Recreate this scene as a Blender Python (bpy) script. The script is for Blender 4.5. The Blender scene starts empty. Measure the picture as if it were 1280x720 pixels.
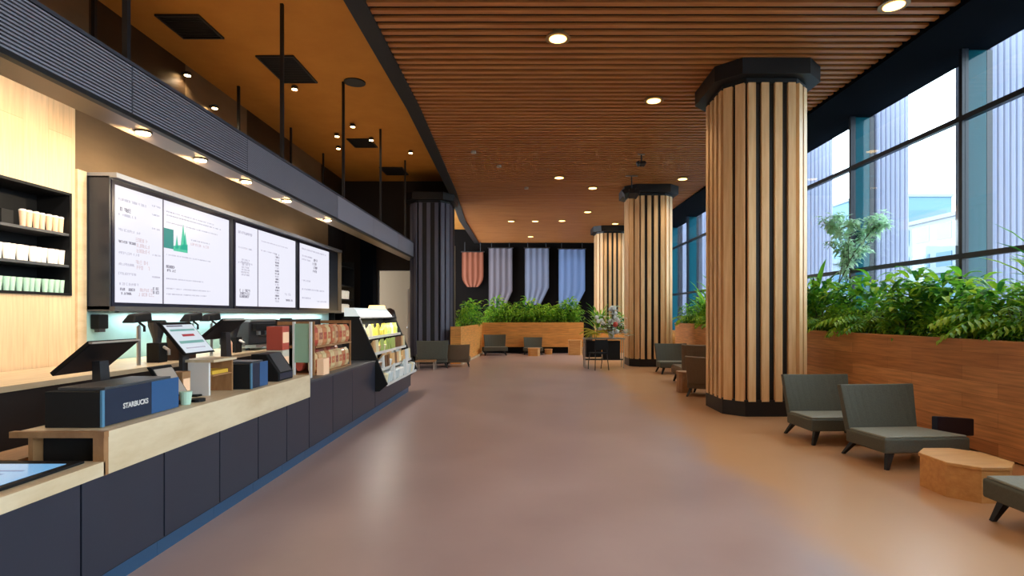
import bpy, math, random
from mathutils import Vector, Matrix, Euler
random.seed(7)
PI = math.pi
col = bpy.context.scene.collection
FL = 700.0            # focal length in pixels at 1280 wide
VX, VY, H = 658.0, 393.0, 1.5

# ------------------------------------------------------------------ materials
MATS = {}
def hexc(r, g, b):
    f = lambda c: (c/255/12.92) if c/255 <= .04045 else ((c/255+.055)/1.055)**2.4
    return (f(r), f(g), f(b), 1)
def mat(name, rgb, rough=.5, metal=0, emit=None, es=1, noise=0, nscale=(8, 8, 8), rgb2=None, bump=0, spec=.5,
        coat=0, alpha=1, trans=0, sheen=0):
    m = bpy.data.materials.new(name); m.use_nodes = True
    nt = m.node_tree; b = nt.nodes['Principled BSDF']
    b.inputs['Base Color'].default_value = hexc(*rgb)
    b.inputs['Roughness'].default_value = rough
    b.inputs['Metallic'].default_value = metal
    b.inputs['Specular IOR Level'].default_value = spec
    if coat: b.inputs['Coat Weight'].default_value = coat
    if emit:
        b.inputs['Emission Color'].default_value = hexc(*emit)
        b.inputs['Emission Strength'].default_value = es
    if rgb2 or bump:
        tc = nt.nodes.new('ShaderNodeTexCoord'); mp = nt.nodes.new('ShaderNodeMapping')
        mp.inputs['Scale'].default_value = nscale
        nz = nt.nodes.new('ShaderNodeTexNoise'); nz.inputs['Scale'].default_value = 1
        nz.inputs['Detail'].default_value = 5; nz.inputs['Roughness'].default_value = .6
        nt.links.new(tc.outputs['Object'], mp.inputs[0]); nt.links.new(mp.outputs[0], nz.inputs[0])
        if rgb2:
            cr = nt.nodes.new('ShaderNodeValToRGB')
            cr.color_ramp.elements[0].position = .35; cr.color_ramp.elements[1].position = .65
            cr.color_ramp.elements[0].color = hexc(*rgb); cr.color_ramp.elements[1].color = hexc(*rgb2)
            nt.links.new(nz.outputs[0], cr.inputs[0]); nt.links.new(cr.outputs[0], b.inputs['Base Color'])
        if bump:
            bp = nt.nodes.new('ShaderNodeBump'); bp.inputs['Strength'].default_value = bump
            bp.inputs['Distance'].default_value = .01
            nt.links.new(nz.outputs[0], bp.inputs['Height']); nt.links.new(bp.outputs[0], b.inputs['Normal'])
    MATS[name] = m
    return m

def plank_mat(name, c1, c2, axis, length, width, rough=.45, mortar=.0015, mc=(70, 35, 15), grain=1.0):
    """boards running along `axis` ('Y' or 'Z' or 'X'), stacked on the other visible axis"""
    m = bpy.data.materials.new(name); m.use_nodes = True
    nt = m.node_tree; b = nt.nodes['Principled BSDF']; b.inputs['Roughness'].default_value = rough
    tc = nt.nodes.new('ShaderNodeTexCoord'); sp = nt.nodes.new('ShaderNodeSeparateXYZ')
    cb = nt.nodes.new('ShaderNodeCombineXYZ')
    nt.links.new(tc.outputs['Object'], sp.inputs[0])
    ad = nt.nodes.new('ShaderNodeMath'); ad.operation = 'ADD'
    nt.links.new(sp.outputs[0], ad.inputs[0]); nt.links.new(sp.outputs[1], ad.inputs[1])
    if axis == 'H':      # horizontal boards, on faces of any horizontal direction
        nt.links.new(ad.outputs[0], cb.inputs[0]); nt.links.new(sp.outputs[2], cb.inputs[1])
    else:                # vertical boards
        nt.links.new(sp.outputs[2], cb.inputs[0]); nt.links.new(ad.outputs[0], cb.inputs[1])
    br = nt.nodes.new('ShaderNodeTexBrick')
    br.inputs['Scale'].default_value = 1; br.inputs['Brick Width'].default_value = length
    br.inputs['Row Height'].default_value = width; br.inputs['Mortar Size'].default_value = mortar
    br.inputs['Color1'].default_value = hexc(*c1); br.inputs['Color2'].default_value = hexc(*c2)
    br.inputs['Mortar'].default_value = hexc(*mc); br.offset = .37
    nt.links.new(cb.outputs[0], br.inputs[0])
    mp = nt.nodes.new('ShaderNodeMapping'); mp.inputs['Scale'].default_value = (2.2, 34, 1)
    nz = nt.nodes.new('ShaderNodeTexNoise'); nz.inputs['Scale'].default_value = 1; nz.inputs['Detail'].default_value = 6
    nt.links.new(cb.outputs[0], mp.inputs[0]); nt.links.new(mp.outputs[0], nz.inputs[0])
    rr = nt.nodes.new('ShaderNodeMapRange'); rr.inputs[1].default_value = .3; rr.inputs[2].default_value = .7
    rr.inputs[3].default_value = 1-.3*grain; rr.inputs[4].default_value = 1+.12*grain
    nt.links.new(nz.outputs[0], rr.inputs[0])
    mx = nt.nodes.new('ShaderNodeMix'); mx.data_type = 'RGBA'; mx.blend_type = 'MULTIPLY'; mx.inputs[0].default_value = 1
    nt.links.new(br.outputs[0], mx.inputs[6]); nt.links.new(rr.outputs[0], mx.inputs[7])
    nt.links.new(mx.outputs[2], b.inputs['Base Color'])
    MATS[name] = m; return m

M = MATS
mat('slat_wood', (226, 178, 122), .5, rgb2=(244, 204, 150), nscale=(18, 18, 1.2))
mat('ceiling_slat_wood', (172, 106, 54), .5, rgb2=(194, 128, 70), nscale=(1.2, 18, 18))
mat('black_paint', (14, 14, 18), .5)
mat('deck_black', (10, 7, 6), .9)
mat('dark_trim', (16, 14, 14), .6)
mat('navy_beam', (6, 11, 20), .95, spec=.05)
mat('plaster_brown', (176, 112, 30), .85, rgb2=(186, 122, 38), nscale=(1.5, 1.5, 1.5))
mat('bronze_panel', (128, 108, 84), .35, .5, rgb2=(146, 122, 94), nscale=(.6, .6, 2))
mat('upper_bronze', (80, 62, 44), .4, .55, rgb2=(60, 44, 30), nscale=(.4, .4, .4))
plank_mat('pine_wall', (234, 202, 162), (224, 190, 148), 'V', 3.6, .32, .5, mc=(190, 145, 100), grain=.5)
plank_mat('planter_wood', (222, 156, 98), (192, 126, 74), 'H', 1.3, .155, .5, mc=(150, 90, 50))
plank_mat('far_planter_wood', (244, 170, 88), (236, 160, 80), 'H', 1.6, .2, .42, mc=(170, 100, 50))
mat('table_wood', (206, 146, 82), .4, rgb2=(222, 166, 100), nscale=(3, 22, 22))
mat('counter_wood', (222, 202, 170), .4, rgb2=(206, 182, 146), nscale=(20, 2.2, 8))
mat('counter_edge_wood', (168, 124, 82), .5, rgb2=(148, 104, 66), nscale=(20, 4, 8))
mat('navy_laminate', (40, 43, 57), .38, rgb2=(36, 40, 54), nscale=(2, 2, 2))
mat('navy_seam', (12, 13, 20), .6)
mat('kick_blue', (36, 72, 104), .35)
mat('black_plastic', (15, 16, 19), .6, spec=.25)
mat('black_matte', (9, 9, 11), .8)
mat('grey_plastic', (70, 72, 76), .4)
mat('beige_plastic', (170, 156, 144), .45)
mat('white_plastic', (222, 218, 214), .4)
mat('blue_drawer', (28, 42, 64), .35)
mat('blue_drawer_bright', (44, 88, 136), .35)
mat('light_blue_edge', (84, 132, 164), .35)
mat('teal_tile', (172, 214, 214), .35, rgb2=(162, 206, 206), nscale=(4, 4, 4))
mat('menu_box', (30, 34, 44), .45)
mat('menu_return', (52, 56, 66), .35, .3)
mat('bezel', (12, 12, 34), .3)
mat('screen_white', (30, 30, 30), .3, emit=(236, 236, 250), es=.69)
mat('ink_grey', (40, 40, 40), .6, emit=(196, 194, 212), es=0.62)
mat('ink_dark', (20, 20, 20), .6, emit=(120, 116, 134), es=0.55)
mat('ink_pink', (40, 40, 40), .6, emit=(214, 196, 206), es=0.66)
mat('ink_teal', (0, 60, 60), .6, emit=(0, 118, 118), es=0.62)
mat('ink_green', (0, 80, 60), .6, emit=(60, 172, 148), es=0.66)
mat('tablet_screen', (20, 30, 40), .2, emit=(120, 176, 220), es=.65)
mat('tablet_ink', (20, 30, 40), .2, emit=(70, 120, 180), es=.55)
mat('fascia_grey', (150, 150, 162), .5, .2)
mat('fascia_dark', (60, 62, 72), .6)
mat('silver_edge', (150, 158, 172), .35, .6)
mat('rod_black', (12, 13, 18), .5)
mat('chair_fabric', (90, 90, 78), .75, rgb2=(82, 82, 72), nscale=(60, 60, 60), bump=.15)
mat('seat_fabric', (138, 136, 120), .6, rgb2=(126, 124, 110), nscale=(60, 60, 60), bump=.15)
mat('brown_fabric', (116, 94, 70), .8, rgb2=(106, 86, 64), nscale=(60, 60, 60), bump=.1)
mat('chair_leg', (24, 24, 26), .5)
mat('navy_arm', (18, 24, 48), .5)
mat('frame_navy', (8, 20, 36), .4)
mat('soil', (42, 30, 20), .95, rgb2=(28, 20, 14), nscale=(30, 30, 30), bump=.5)
mat('leaf_green', (84, 150, 40), .45, rgb2=(120, 178, 52), nscale=(9, 9, 9))
mat('leaf_dark', (40, 100, 44), .4, rgb2=(66, 132, 54), nscale=(9, 9, 9))
mat('leaf_lime', (184, 210, 62), .45, rgb2=(130, 184, 48), nscale=(9, 9, 9))
mat('leaf_pale', (206, 230, 204), .5, rgb2=(180, 214, 176), nscale=(9, 9, 9))
mat('leaf_yellow', (206, 196, 50), .5, rgb2=(150, 170, 50), nscale=(9, 9, 9))
mat('stem', (70, 78, 40), .7)
mat('lamp_glow', (255, 220, 160), .5, emit=(255, 214, 150), es=14)
mat('lamp_glow_hot', (255, 220, 160), .5, emit=(255, 214, 150), es=40)
mat('lamp_glow_soft', (255, 220, 160), .5, emit=(255, 200, 110), es=5)
mat('lamp_ring', (150, 120, 80), .4, .3)
mat('sensor_white', (190, 175, 160), .5)
mat('vent_dark', (22, 17, 18), .6)
mat('gunmetal', (70, 70, 74), .4, .7)
mat('grey_slat', (96, 94, 108), .5, rgb2=(84, 84, 102), nscale=(18, 18, 1.2))
mat('dark_wall', (30, 22, 18), .75)
mat('left_dark_wall', (34, 22, 16), .7)
mat('beige_wall', (122, 104, 82), .8)
mat('front_wall', (150, 130, 110), .8)
mat('banner_rust', (126, 70, 48), .8)
mat('banner_grey', (104, 100, 112), .75)
mat('banner_blue', (112, 122, 148), .75)
mat('banner_sky', (112, 138, 186), .75)
mat('fluted_lilac', (128, 132, 156), .7)
mat('ext_white', (112, 124, 134), .8)
mat('ext_blue', (66, 100, 122), .6)
mat('ext_window', (52, 88, 112), .5)
mat('ext_ground', (110, 116, 118), .9)
mat('steel', (176, 178, 180), .3, .8)
mat('pot_white', (230, 226, 220), .4)
mat('flower_white', (226, 230, 232), .6)
mat('flower_red', (196, 74, 60), .6)
mat('flower_orange', (230, 150, 50), .6)
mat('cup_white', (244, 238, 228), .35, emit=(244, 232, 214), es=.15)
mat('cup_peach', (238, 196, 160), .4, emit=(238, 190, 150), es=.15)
mat('cup_teal', (40, 140, 120), .35)
mat('cup_mint', (190, 226, 206), .35)
mat('sign_mint', (150, 186, 160), .5)
for i, c in enumerate([(206, 120, 84), (222, 176, 132), (190, 80, 64), (228, 200, 150), (170, 100, 80), (214, 140, 96)]):
    mat('bag%d' % i, c, .35)
for i, c in enumerate([(222, 206, 88), (236, 222, 180), (214, 150, 80), (232, 232, 228), (120, 80, 50), (206, 214, 214), (180, 196, 110), (224, 178, 120)]):
    mat('pack%d' % i, c, .35)
mat('case_tray', (206, 196, 178), .35)
mat('case_header', (226, 236, 236), .3, emit=(214, 228, 228), es=.35)
mat('lamp_shade', (240, 210, 150), .6, emit=(255, 214, 140), es=1.6)
mat('urn_brown', (46, 26, 20), .4)

for k in ('leaf_green', 'leaf_dark', 'leaf_lime', 'leaf_pale', 'leaf_yellow'):
    nt = M[k].node_tree; pb = nt.nodes['Principled BSDF']; out = nt.nodes['Material Output']
    tl = nt.nodes.new('ShaderNodeBsdfTranslucent'); mx = nt.nodes.new('ShaderNodeMixShader'); mx.inputs[0].default_value = .45
    nt.links.new(pb.inputs['Base Color'].links[0].from_socket, tl.inputs[0])
    nt.links.new(pb.outputs[0], mx.inputs[1]); nt.links.new(tl.outputs[0], mx.inputs[2]); nt.links.new(mx.outputs[0], out.inputs[0])
# teal fin glass and window glass
def thin_glass(name, tint, gloss=.08, opaque=0.0):
    m = bpy.data.materials.new(name); m.use_nodes = True; nt = m.node_tree
    nt.nodes.remove(nt.nodes['Principled BSDF']); out = nt.nodes['Material Output']
    t = nt.nodes.new('ShaderNodeBsdfTransparent'); t.inputs[0].default_value = tint
    g = nt.nodes.new('ShaderNodeBsdfGlossy'); g.inputs['Roughness'].default_value = .03
    mx = nt.nodes.new('ShaderNodeMixShader'); mx.inputs[0].default_value = gloss
    nt.links.new(t.outputs[0], mx.inputs[1]); nt.links.new(g.outputs[0], mx.inputs[2])
    last = mx
    if opaque:
        d = nt.nodes.new('ShaderNodeBsdfDiffuse'); d.inputs[0].default_value = tint
        m2 = nt.nodes.new('ShaderNodeMixShader'); m2.inputs[0].default_value = opaque
        nt.links.new(mx.outputs[0], m2.inputs[1]); nt.links.new(d.outputs[0], m2.inputs[2]); last = m2
    nt.links.new(last.outputs[0], out.inputs[0]); M[name] = m
thin_glass('window_glass', (.93, .98, 1, 1), .05)
thin_glass('teal_glass', (.02, .20, .26, 1), .04, .4)
thin_glass('case_glass', (.95, .98, .98, 1), .08)

# floor: smooth poured floor, mauve brown, with the planter's warm shade painted in as tan
def floor_mat():
    m = bpy.data.materials.new('poured_floor'); m.use_nodes = True; nt = m.node_tree; b = nt.nodes['Principled BSDF']
    tc = nt.nodes.new('ShaderNodeTexCoord'); sp = nt.nodes.new('ShaderNodeSeparateXYZ')
    nt.links.new(tc.outputs['Object'], sp.inputs[0])
    nz = nt.nodes.new('ShaderNodeTexNoise'); nz.inputs['Scale'].default_value = 1.1; nz.inputs['Detail'].default_value = 6
    nt.links.new(tc.outputs['Object'], nz.inputs[0])
    cr = nt.nodes.new('ShaderNodeValToRGB'); cr.color_ramp.elements[0].position = .3; cr.color_ramp.elements[1].position = .7
    cr.color_ramp.elements[0].color = hexc(164, 138, 132); cr.color_ramp.elements[1].color = hexc(178, 152, 146)
    nt.links.new(nz.outputs[0], cr.inputs[0])
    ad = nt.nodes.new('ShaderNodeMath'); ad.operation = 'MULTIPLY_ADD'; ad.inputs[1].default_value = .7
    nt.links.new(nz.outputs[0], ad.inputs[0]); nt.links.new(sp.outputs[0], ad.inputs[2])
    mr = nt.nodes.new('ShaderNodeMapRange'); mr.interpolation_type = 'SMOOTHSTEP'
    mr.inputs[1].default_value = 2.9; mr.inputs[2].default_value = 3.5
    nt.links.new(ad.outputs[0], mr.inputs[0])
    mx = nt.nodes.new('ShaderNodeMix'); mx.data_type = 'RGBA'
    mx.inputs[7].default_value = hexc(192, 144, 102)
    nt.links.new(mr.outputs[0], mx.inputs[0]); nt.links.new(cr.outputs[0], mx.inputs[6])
    nt.links.new(mx.outputs[2], b.inputs['Base Color'])
    rr = nt.nodes.new('ShaderNodeMapRange'); rr.inputs[3].default_value = .26; rr.inputs[4].default_value = .40
    nt.links.new(nz.outputs[0], rr.inputs[0]); nt.links.new(rr.outputs[0], b.inputs['Roughness'])
    M['floor'] = m; b.inputs['Specular IOR Level'].default_value = .6
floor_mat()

# ------------------------------------------------------------------ mesh builder
class MB:
    def __init__(s): s.v = []; s.f = []; s.mi = []; s.cur = 0
    def add(s, vs, fs):
        n = len(s.v); s.v += [Vector(p) for p in vs]
        for f in fs: s.f.append([n+i for i in f]); s.mi.append(s.cur)
        return s
    def box(s, x0, x1, y0, y1, z0, z1, R=None):
        p = [(x, y, z) for z in (z0, z1) for x, y in ((x0, y0), (x1, y0), (x1, y1), (x0, y1))]
        if R: p = [R @ Vector(q) for q in p]
        return s.add(p, [(3, 2, 1, 0), (4, 5, 6, 7), (0, 1, 5, 4), (1, 2, 6, 5), (2, 3, 7, 6), (3, 0, 4, 7)])
    def loft(s, loops, cap=True):
        n = len(loops[0]); vs = [p for l in loops for p in l]; fs = []
        for k in range(len(loops)-1):
            for i in range(n):
                j = (i+1) % n; fs.append((k*n+i, k*n+j, (k+1)*n+j, (k+1)*n+i))
        if cap: fs.append(tuple(reversed(range(n)))); fs.append(tuple(range((len(loops)-1)*n, len(loops)*n)))
        return s.add(vs, fs)
    def prism(s, poly, z0, z1): return s.loft([[(x, y, z0) for x, y in poly], [(x, y, z1) for x, y in poly]])
    def extr_y(s, poly, y0, y1): return s.loft([[(x, y1, z) for x, z in poly], [(x, y0, z) for x, z in poly]])
    def lathe(s, prof, c=(0, 0, 0), n=16):
        return s.loft([[(c[0]+r*math.cos(2*PI*i/n), c[1]+r*math.sin(2*PI*i/n), c[2]+z) for i in range(n)] for r, z in prof])
    def tube(s, path, r, n=8):
        loops = []; path = [Vector(p) for p in path]
        for k, p in enumerate(path):
            t = (path[min(k+1, len(path)-1)]-path[max(k-1, 0)]).normalized()
            a = Vector((0, 0, 1)) if abs(t.z) < .9 else Vector((1, 0, 0))
            u = t.cross(a).normalized(); w = u.cross(t); rr = r[k] if isinstance(r, (list, tuple)) else r
            loops.append([p+u*rr*math.cos(2*PI*i/n)+w*rr*math.sin(2*PI*i/n) for i in range(n)])
        return s.loft(loops)
    def sphere(s, c, r, n=10, sq=(1, 1, 1)):
        pr = []
        loops = [[(c[0]+sq[0]*r*math.sin(PI*k/n)*math.cos(2*PI*i/n), c[1]+sq[1]*r*math.sin(PI*k/n)*math.sin(2*PI*i/n),
                   c[2]-sq[2]*r*math.cos(PI*k/n)) for i in range(n)] for k in [.25]+list(range(1, n))+[n-.25]]
        return s.loft(loops)
    def build(s, name, m, parent=None, bevel=0, smooth=False):
        ms = m if isinstance(m, (list, tuple)) else [m]
        if parent is None:
            xs = [p.x for p in s.v]; ys = [p.y for p in s.v]; zs = [p.z for p in s.v]
            org = Vector(((min(xs)+max(xs))/2, (min(ys)+max(ys))/2, min(zs)))
        else: org = ORG[parent.name]
        me = bpy.data.meshes.new(name); me.from_pydata([p-org for p in s.v], [], s.f)
        for k in ms: me.materials.append(M[k])
        for p, i in zip(me.polygons, s.mi): p.material_index = i; p.use_smooth = smooth
        me.update()
        o = bpy.data.objects.new(name, me); col.objects.link(o); o.parent = parent
        if parent is None: o.location = org
        ORG[o.name] = org
        if bevel:
            b = o.modifiers.new('bevel', 'BEVEL'); b.width = bevel; b.segments = 2; b.limit_method = 'ANGLE'
        return o
ORG = {}
def tag(o, label=None, cat=None, group=None, kind=None):
    if label: o['label'] = label
    if cat: o['category'] = cat
    if group: o['group'] = group
    if kind: o['kind'] = kind
    return o
def empty(name, loc, label=None, cat=None, group=None, kind=None):
    o = bpy.data.objects.new(name, None); col.objects.link(o); o.location = loc; o.empty_display_size = .1
    ORG[o.name] = Vector(loc); return tag(o, label, cat, group, kind)
def struct(mb, name, m, parent=None, bevel=0):
    o = mb.build(name, m, parent, bevel)
    if parent is None: o['kind'] = 'structure'; o['label'] = name.replace('_', ' '); o['category'] = name.split('_')[0]
    return o
def dup(root, loc, rz=0, label=None, group=None, scale=1, name=None):
    r = root.copy(); col.objects.link(r); r.location = loc; r.rotation_euler = (0, 0, rz); r.scale = tuple(scale*v for v in root.scale)
    if name: r.name = name
    if label: r['label'] = label
    if group: r['group'] = group
    elif group is False and 'group' in r: del r['group']
    for ch in list(root.children):
        c = ch.copy(); col.objects.link(c); c.parent = r
        for g in list(ch.children):
            d = g.copy(); col.objects.link(d); d.parent = c
    return r
def B(*a): return MB().box(*a)
def spot(name, loc, target, power, parent=None, size=1.6, blend=.6, color=(1, .78, .5), rad=.05):
    l = bpy.data.lights.new(name, 'SPOT'); l.energy = power; l.spot_size = size; l.spot_blend = blend
    l.color = color; l.shadow_soft_size = rad
    o = bpy.data.objects.new(name, l); col.objects.link(o)
    d = (Vector(target)-Vector(loc)).to_track_quat('-Z', 'Y').to_euler()
    o.rotation_euler = d
    if parent: o.parent = parent; o.location = Vector(loc)-ORG[parent.name]
    else: o.location = loc
    return o

# ------------------------------------------------------------------ setting
ZC, ZS = 5.9, 5.2
YB = 29.0
def edge(y):  # left edge of the slatted ceiling
    pts = [(-6, -1.9), (10, -1.9), (16.7, -2.1), (22, -2.4), (30, -2.45)]
    for (a, xa), (b, xb) in zip(pts, pts[1:]):
        if a <= y <= b: return xa+(xb-xa)*(y-a)/(b-a)
    return -2.4
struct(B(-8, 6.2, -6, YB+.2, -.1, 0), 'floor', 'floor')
ceil = B(-8, 6.3, -6, YB+.2, ZC, ZC+.2)
ceil = struct(ceil, 'ceiling', 'plaster_brown')
mb = MB()
ys = [-6, 3, 10, 13, 16.7, 19, 22, YB]
mb.loft([[(edge(y)-.02, y, ZS+.2), (6.0, y, ZS+.2), (6.0, y, ZS+.26), (edge(y)-.02, y, ZS+.26)] for y in ys])
mb.build('slat_backing', 'deck_black', ceil)
mb = MB(); y = 2.0
while y < YB-.1:
    mb.box(edge(y), 5.15, y, y+.085, ZS, ZS+.032); y += .172
mb.build('slats', 'ceiling_slat_wood', ceil)
mb = MB()
mb.loft([[(edge(y)-.24, y, ZS-.03), (edge(y), y, ZS-.03), (edge(y), y, ZC), (edge(y)-.24, y, ZC)] for y in ys])
struct(mb, 'trim_1', 'dark_trim')
# left wall: pine boards with a niche, tiled strip, bronze panel
NY0, NY1, NZ0, NZ1 = 4.6, 6.63, 1.72, 2.93
w = MB()
w.box(-5.6, -5.4, -6, NY0, 0, 4.5).box(-5.6, -5.4, NY0, NY1, 0, NZ0).box(-5.6, -5.4, NY0, NY1, NZ1, 4.5).box(-5.6, -5.4, NY1, 6.70, 0, 4.5)
struct(w, 'wall_left', 'pine_wall')
struct(B(-5.6, -5.37, 6.70, 6.84, 0, 3.24), 'trim_2', 'counter_wood')
w = B(-5.6, -5.4, 6.84, 15.3, 0, 3.24)
wt = struct(w, 'wall_left_tiled', 'teal_tile')
struct(B(-5.6, -5.42, 6.70, 15.3, 3.24, 4.5), 'wall_left_metal', 'bronze_panel')
w = MB(); w.cur = 0
for k in range(9):
    w.cur = k % 2
    w.box(-6.2, -6.0, -1+k*2.17, -1+(k+1)*2.17, 4.54, ZC)
struct(w, 'wall_left_upper', ['upper_bronze', 'bronze_panel'])
struct(B(-6.2, -5.5, -6, 18, 4.5, 4.54), 'trim_3', 'dark_trim')
struct(B(-6.2, -6.0, -6, 18.5, 0, 4.5), 'wall_left_outer', 'left_dark_wall')
# wall with the doorway at the end of the bar
w = MB()
w.box(-6.0, -4.9, 18.5, 18.7, 0, 5.35).box(-3.7, -2.4, 18.5, 18.7, 0, 5.35).box(-4.9, -3.7, 18.5, 18.7, 2.95, 5.35).box(-6, -2.4, 18.5, 18.7, 5.35, ZC)
struct(w, 'wall_bar_end', 'left_dark_wall')
struct(B(-6.0, -2.6, 20.4, 20.5, 0, 4), 'wall_passage', 'beige_wall')
d = struct(MB().box(-3.98, -3.9, 18.8, 19.6, 0.01, 2.35), 'door_1', 'white_plastic')
MB().sphere((-4.01, 18.9, 1.05), .025).build('door_handle', 'steel', d)
# back wall, front wall
mat('back_wall_black', (16, 13, 12), .9, spec=.1)
struct(B(-8, 6.2, YB, YB+.2, 0, ZC), 'wall_back', 'back_wall_black')
struct(B(-8, 6.2, -6.2, -6, 0, ZC), 'wall_front', 'front_wall')
# right wall: sill, soffit beam, mullions
WX = 6.0
MY = [7.69+2.63*k for k in range(-5, 9)]
struct(B(WX, WX+.2, -6, YB, 0, .62), 'wall_right', 'navy_beam')
struct(B(5.15, WX+.35, -6, YB, ZS-.06, ZS+.2), 'trim_4', 'navy_beam')
struct(B(WX-.02, WX+.35, -6, YB, ZS+.2, ZC), 'wall_right_top', 'navy_beam')
for i in range(len(MY)):
    y0 = MY[i]; y1 = MY[i+1] if i+1 < len(MY) else YB
    wr = empty('window_%d' % (i+1), (WX, (y0+y1)/2, .62), 'window bay of the glazed right wall', 'window', None, 'structure')
    fr = MB(); fr.box(WX-.04, WX+.05, y0-.03, y0+.03, .62, ZS-.06)
    fr.box(WX+.34, WX+.42, y0+.02, y0+.07, .62, ZS-.06)
    for z in (2.3, 4.19): fr.box(WX-.04, WX+.04, y0+.03, y1-.03, z-.035, z+.035)
    fr.box(WX-.03, WX+.04, y0+.03, y1-.03, .62, .68)
    fr.build('frame', 'frame_navy', wr)
    g = B(WX+.0, WX+.008, y0+.03, y1-.03, .68, ZS-.06); g.build('pane', 'window_glass', wr)
    B(WX+.055, WX+.335, y0+.02, y0+.04, .62, ZS-.06).build('glass_fin', 'teal_glass', wr)

# menu housing
bx = empty('menu_board_housing', (-5.25, 11, 1.56), 'long black wall housing that carries the row of lit menu screens', 'housing')
B(-5.39, -5.12, 6.9, 15.2, 1.60, 3.18).build('housing_body', 'menu_box', bx)
B(-5.39, -5.11, 6.86, 6.9, 1.56, 3.2).build('side_panel', 'menu_return', bx)
B(-5.39, -5.04, 6.86, 15.25, 1.54, 1.60).build('bottom_ledge', 'grey_plastic', bx)
B(-5.39, -5.02, 6.86, 15.25, 3.18, 3.24).build('top_ledge', 'silver_edge', bx)
B(-5.38, -5.10, 15.2, 15.45, 1.56, 3.2).build('end_panel', 'beige_wall', bx)
SX = -5.12
hh = B(-5.30, -5.24, 7.2, 14.8, 1.525, 1.54).build('added_strip_light', 'steel', bx)  # added strip under the housing, brightens the teal tiles
l = bpy.data.lights.new('added_strip_lamp', 'AREA'); l.shape = 'RECTANGLE'; l.size = .05; l.size_y = 7.4; l.energy = 26; l.color = (.9, 1, 1)
o = bpy.data.objects.new('added_strip_lamp', l); col.objects.link(o); o.parent = hh; o.location = Vector((-5.27, 11, 1.52))-ORG[hh.name]
def scribble(mb, y, z, w, h):
    """a short line of letter like marks"""
    yy = y
    while yy < y+w:
        g = h*.62; X0, X1 = SX+.026, SX+.029
        if random.random() < .16: yy += h*.6; continue
        st = random.sample(range(5), random.choice([2, 3, 3, 4]))
        t = h*.17
        if 0 in st: mb.box(X0, X1, yy, yy+t, z, z+h)
        if 1 in st: mb.box(X0, X1, yy+g-t, yy+g, z, z+h)
        if 2 in st: mb.box(X0, X1, yy, yy+g, z, z+t)
        if 3 in st: mb.box(X0, X1, yy, yy+g, z+h*.45, z+h*.45+t)
        if 4 in st: mb.box(X0, X1, yy, yy+g, z+h-t, z+h)
        yy += g+h*.22
def DISP(t): return [c for c in t.children if c.name.startswith('display')][0]
def screen(y0, y1, label, div=None):
    t = empty('menu_screen', (SX, (y0+y1)/2, 1.66), label, 'screen', 'menu screens above the bar')
    B(SX, SX+.02, y0-.05, y1+.05, 1.60, 3.16).build('bezel', 'bezel', t)
    B(SX+.02, SX+.025, y0, y1, 1.65, 3.11).build('display', 'screen_white', t)
    if div: B(SX+.025, SX+.03, div-.012, div+.012, 1.65, 3.11).build('divider', 'ink_dark', t)
    return t
s1 = screen(6.94, 9.59, 'menu screen nearest the pine wall, with a teal picture on its right half', 7.85)
g = MB(); dk = MB(); pk = MB()
for i, (z, w_) in enumerate([(2.93, .5), (2.80, .22), (2.74, .3), (2.55, .4), (2.40, .3), (2.26, .36), (2.12, .28), (2.0, .32), (1.87, .35)]):
    (dk if i % 2 else g).__class__; scribble(dk if i in (1, 4) else g, 6.99, z, w_, .05 if i == 1 else .032)
for z in (2.97, 2.85, 2.66, 2.3, 2.0): scribble(g, 7.62, z, .16, .022)
for (yy, zz) in ((7.3, 2.45), (7.32, 2.38), (7.32, 2.31), (7.3, 2.16), (7.32, 2.09)): scribble(pk, yy, zz, .22, .05)
scribble(dk, 7.02, 1.80, .24, .035); scribble(dk, 7.02, 1.75, .2, .03); scribble(dk, 7.64, 1.83, .12, .04); scribble(dk, 7.64, 1.78, .12, .04); scribble(pk, 7.38, 1.80, .22, .045); scribble(pk, 7.35, 1.74, .3, .045)
for z, w_ in ((2.95, 1.2), (2.90, 1.4), (2.80, 1.3), (2.34, 1.1), (2.0, .9), (1.86, 1.1), (1.78, 1.0)): scribble(g, 7.92, z, w_, .018)
scribble(dk, 7.92, 2.16, .22, .04); scribble(dk, 7.94, 2.11, .18, .035); scribble(g, 8.5, 2.62, .5, .02); scribble(pk, 8.5, 2.55, .5, .04)
g.build('small_print', 'ink_grey', DISP(s1)); dk.build('headings', 'ink_dark', DISP(s1)); pk.build('pale_pictures', 'ink_pink', DISP(s1))
pc = MB(); px = SX+.027
pc.box(px, px+.002, 7.865, 8.08, 2.44, 2.72)
pc.build('teal_picture', 'ink_teal', DISP(s1))
pc = MB()
pc.add([(px, 8.08, 2.42), (px, 8.42, 2.42), (px, 8.42, 2.55), (px, 8.08, 2.49)], [(0, 1, 2, 3)])
for a, b, t in ((8.12, 8.2, 2.66), (8.24, 8.38, 2.86), (8.30, 8.42, 2.74)):
    pc.add([(px, a, 2.46), (px, b, 2.46), (px, (a+b)/2, t)], [(0, 1, 2)])
pc.build('green_peaks', 'ink_green', DISP(s1))
s2 = screen(9.83, 12.35, 'middle menu screen of the row, with small dark pictures', 10.62)
g = MB(); dk = MB()
for z in (3.0, 2.98, 2.72, 2.45): scribble(g, 9.9, z-.04, .5, .03)
scribble(g, 10.75, 2.9, 1.2, .022); scribble(g, 10.75, 2.72, .6, .022)
for k in range(7): scribble(g, 10.0, 2.2+.045*k, .3, .03)
for k in range(3): scribble(dk, 9.95, 1.80+.055*k, .34, .045)
for k in range(18): scribble(dk if k % 3 else g, 11.35, 1.75+.056*k, .17, .035)
scribble(dk, 11.85, 1.78, .34, .04); scribble(g, 11.8, 1.9, .3, .05)
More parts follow.
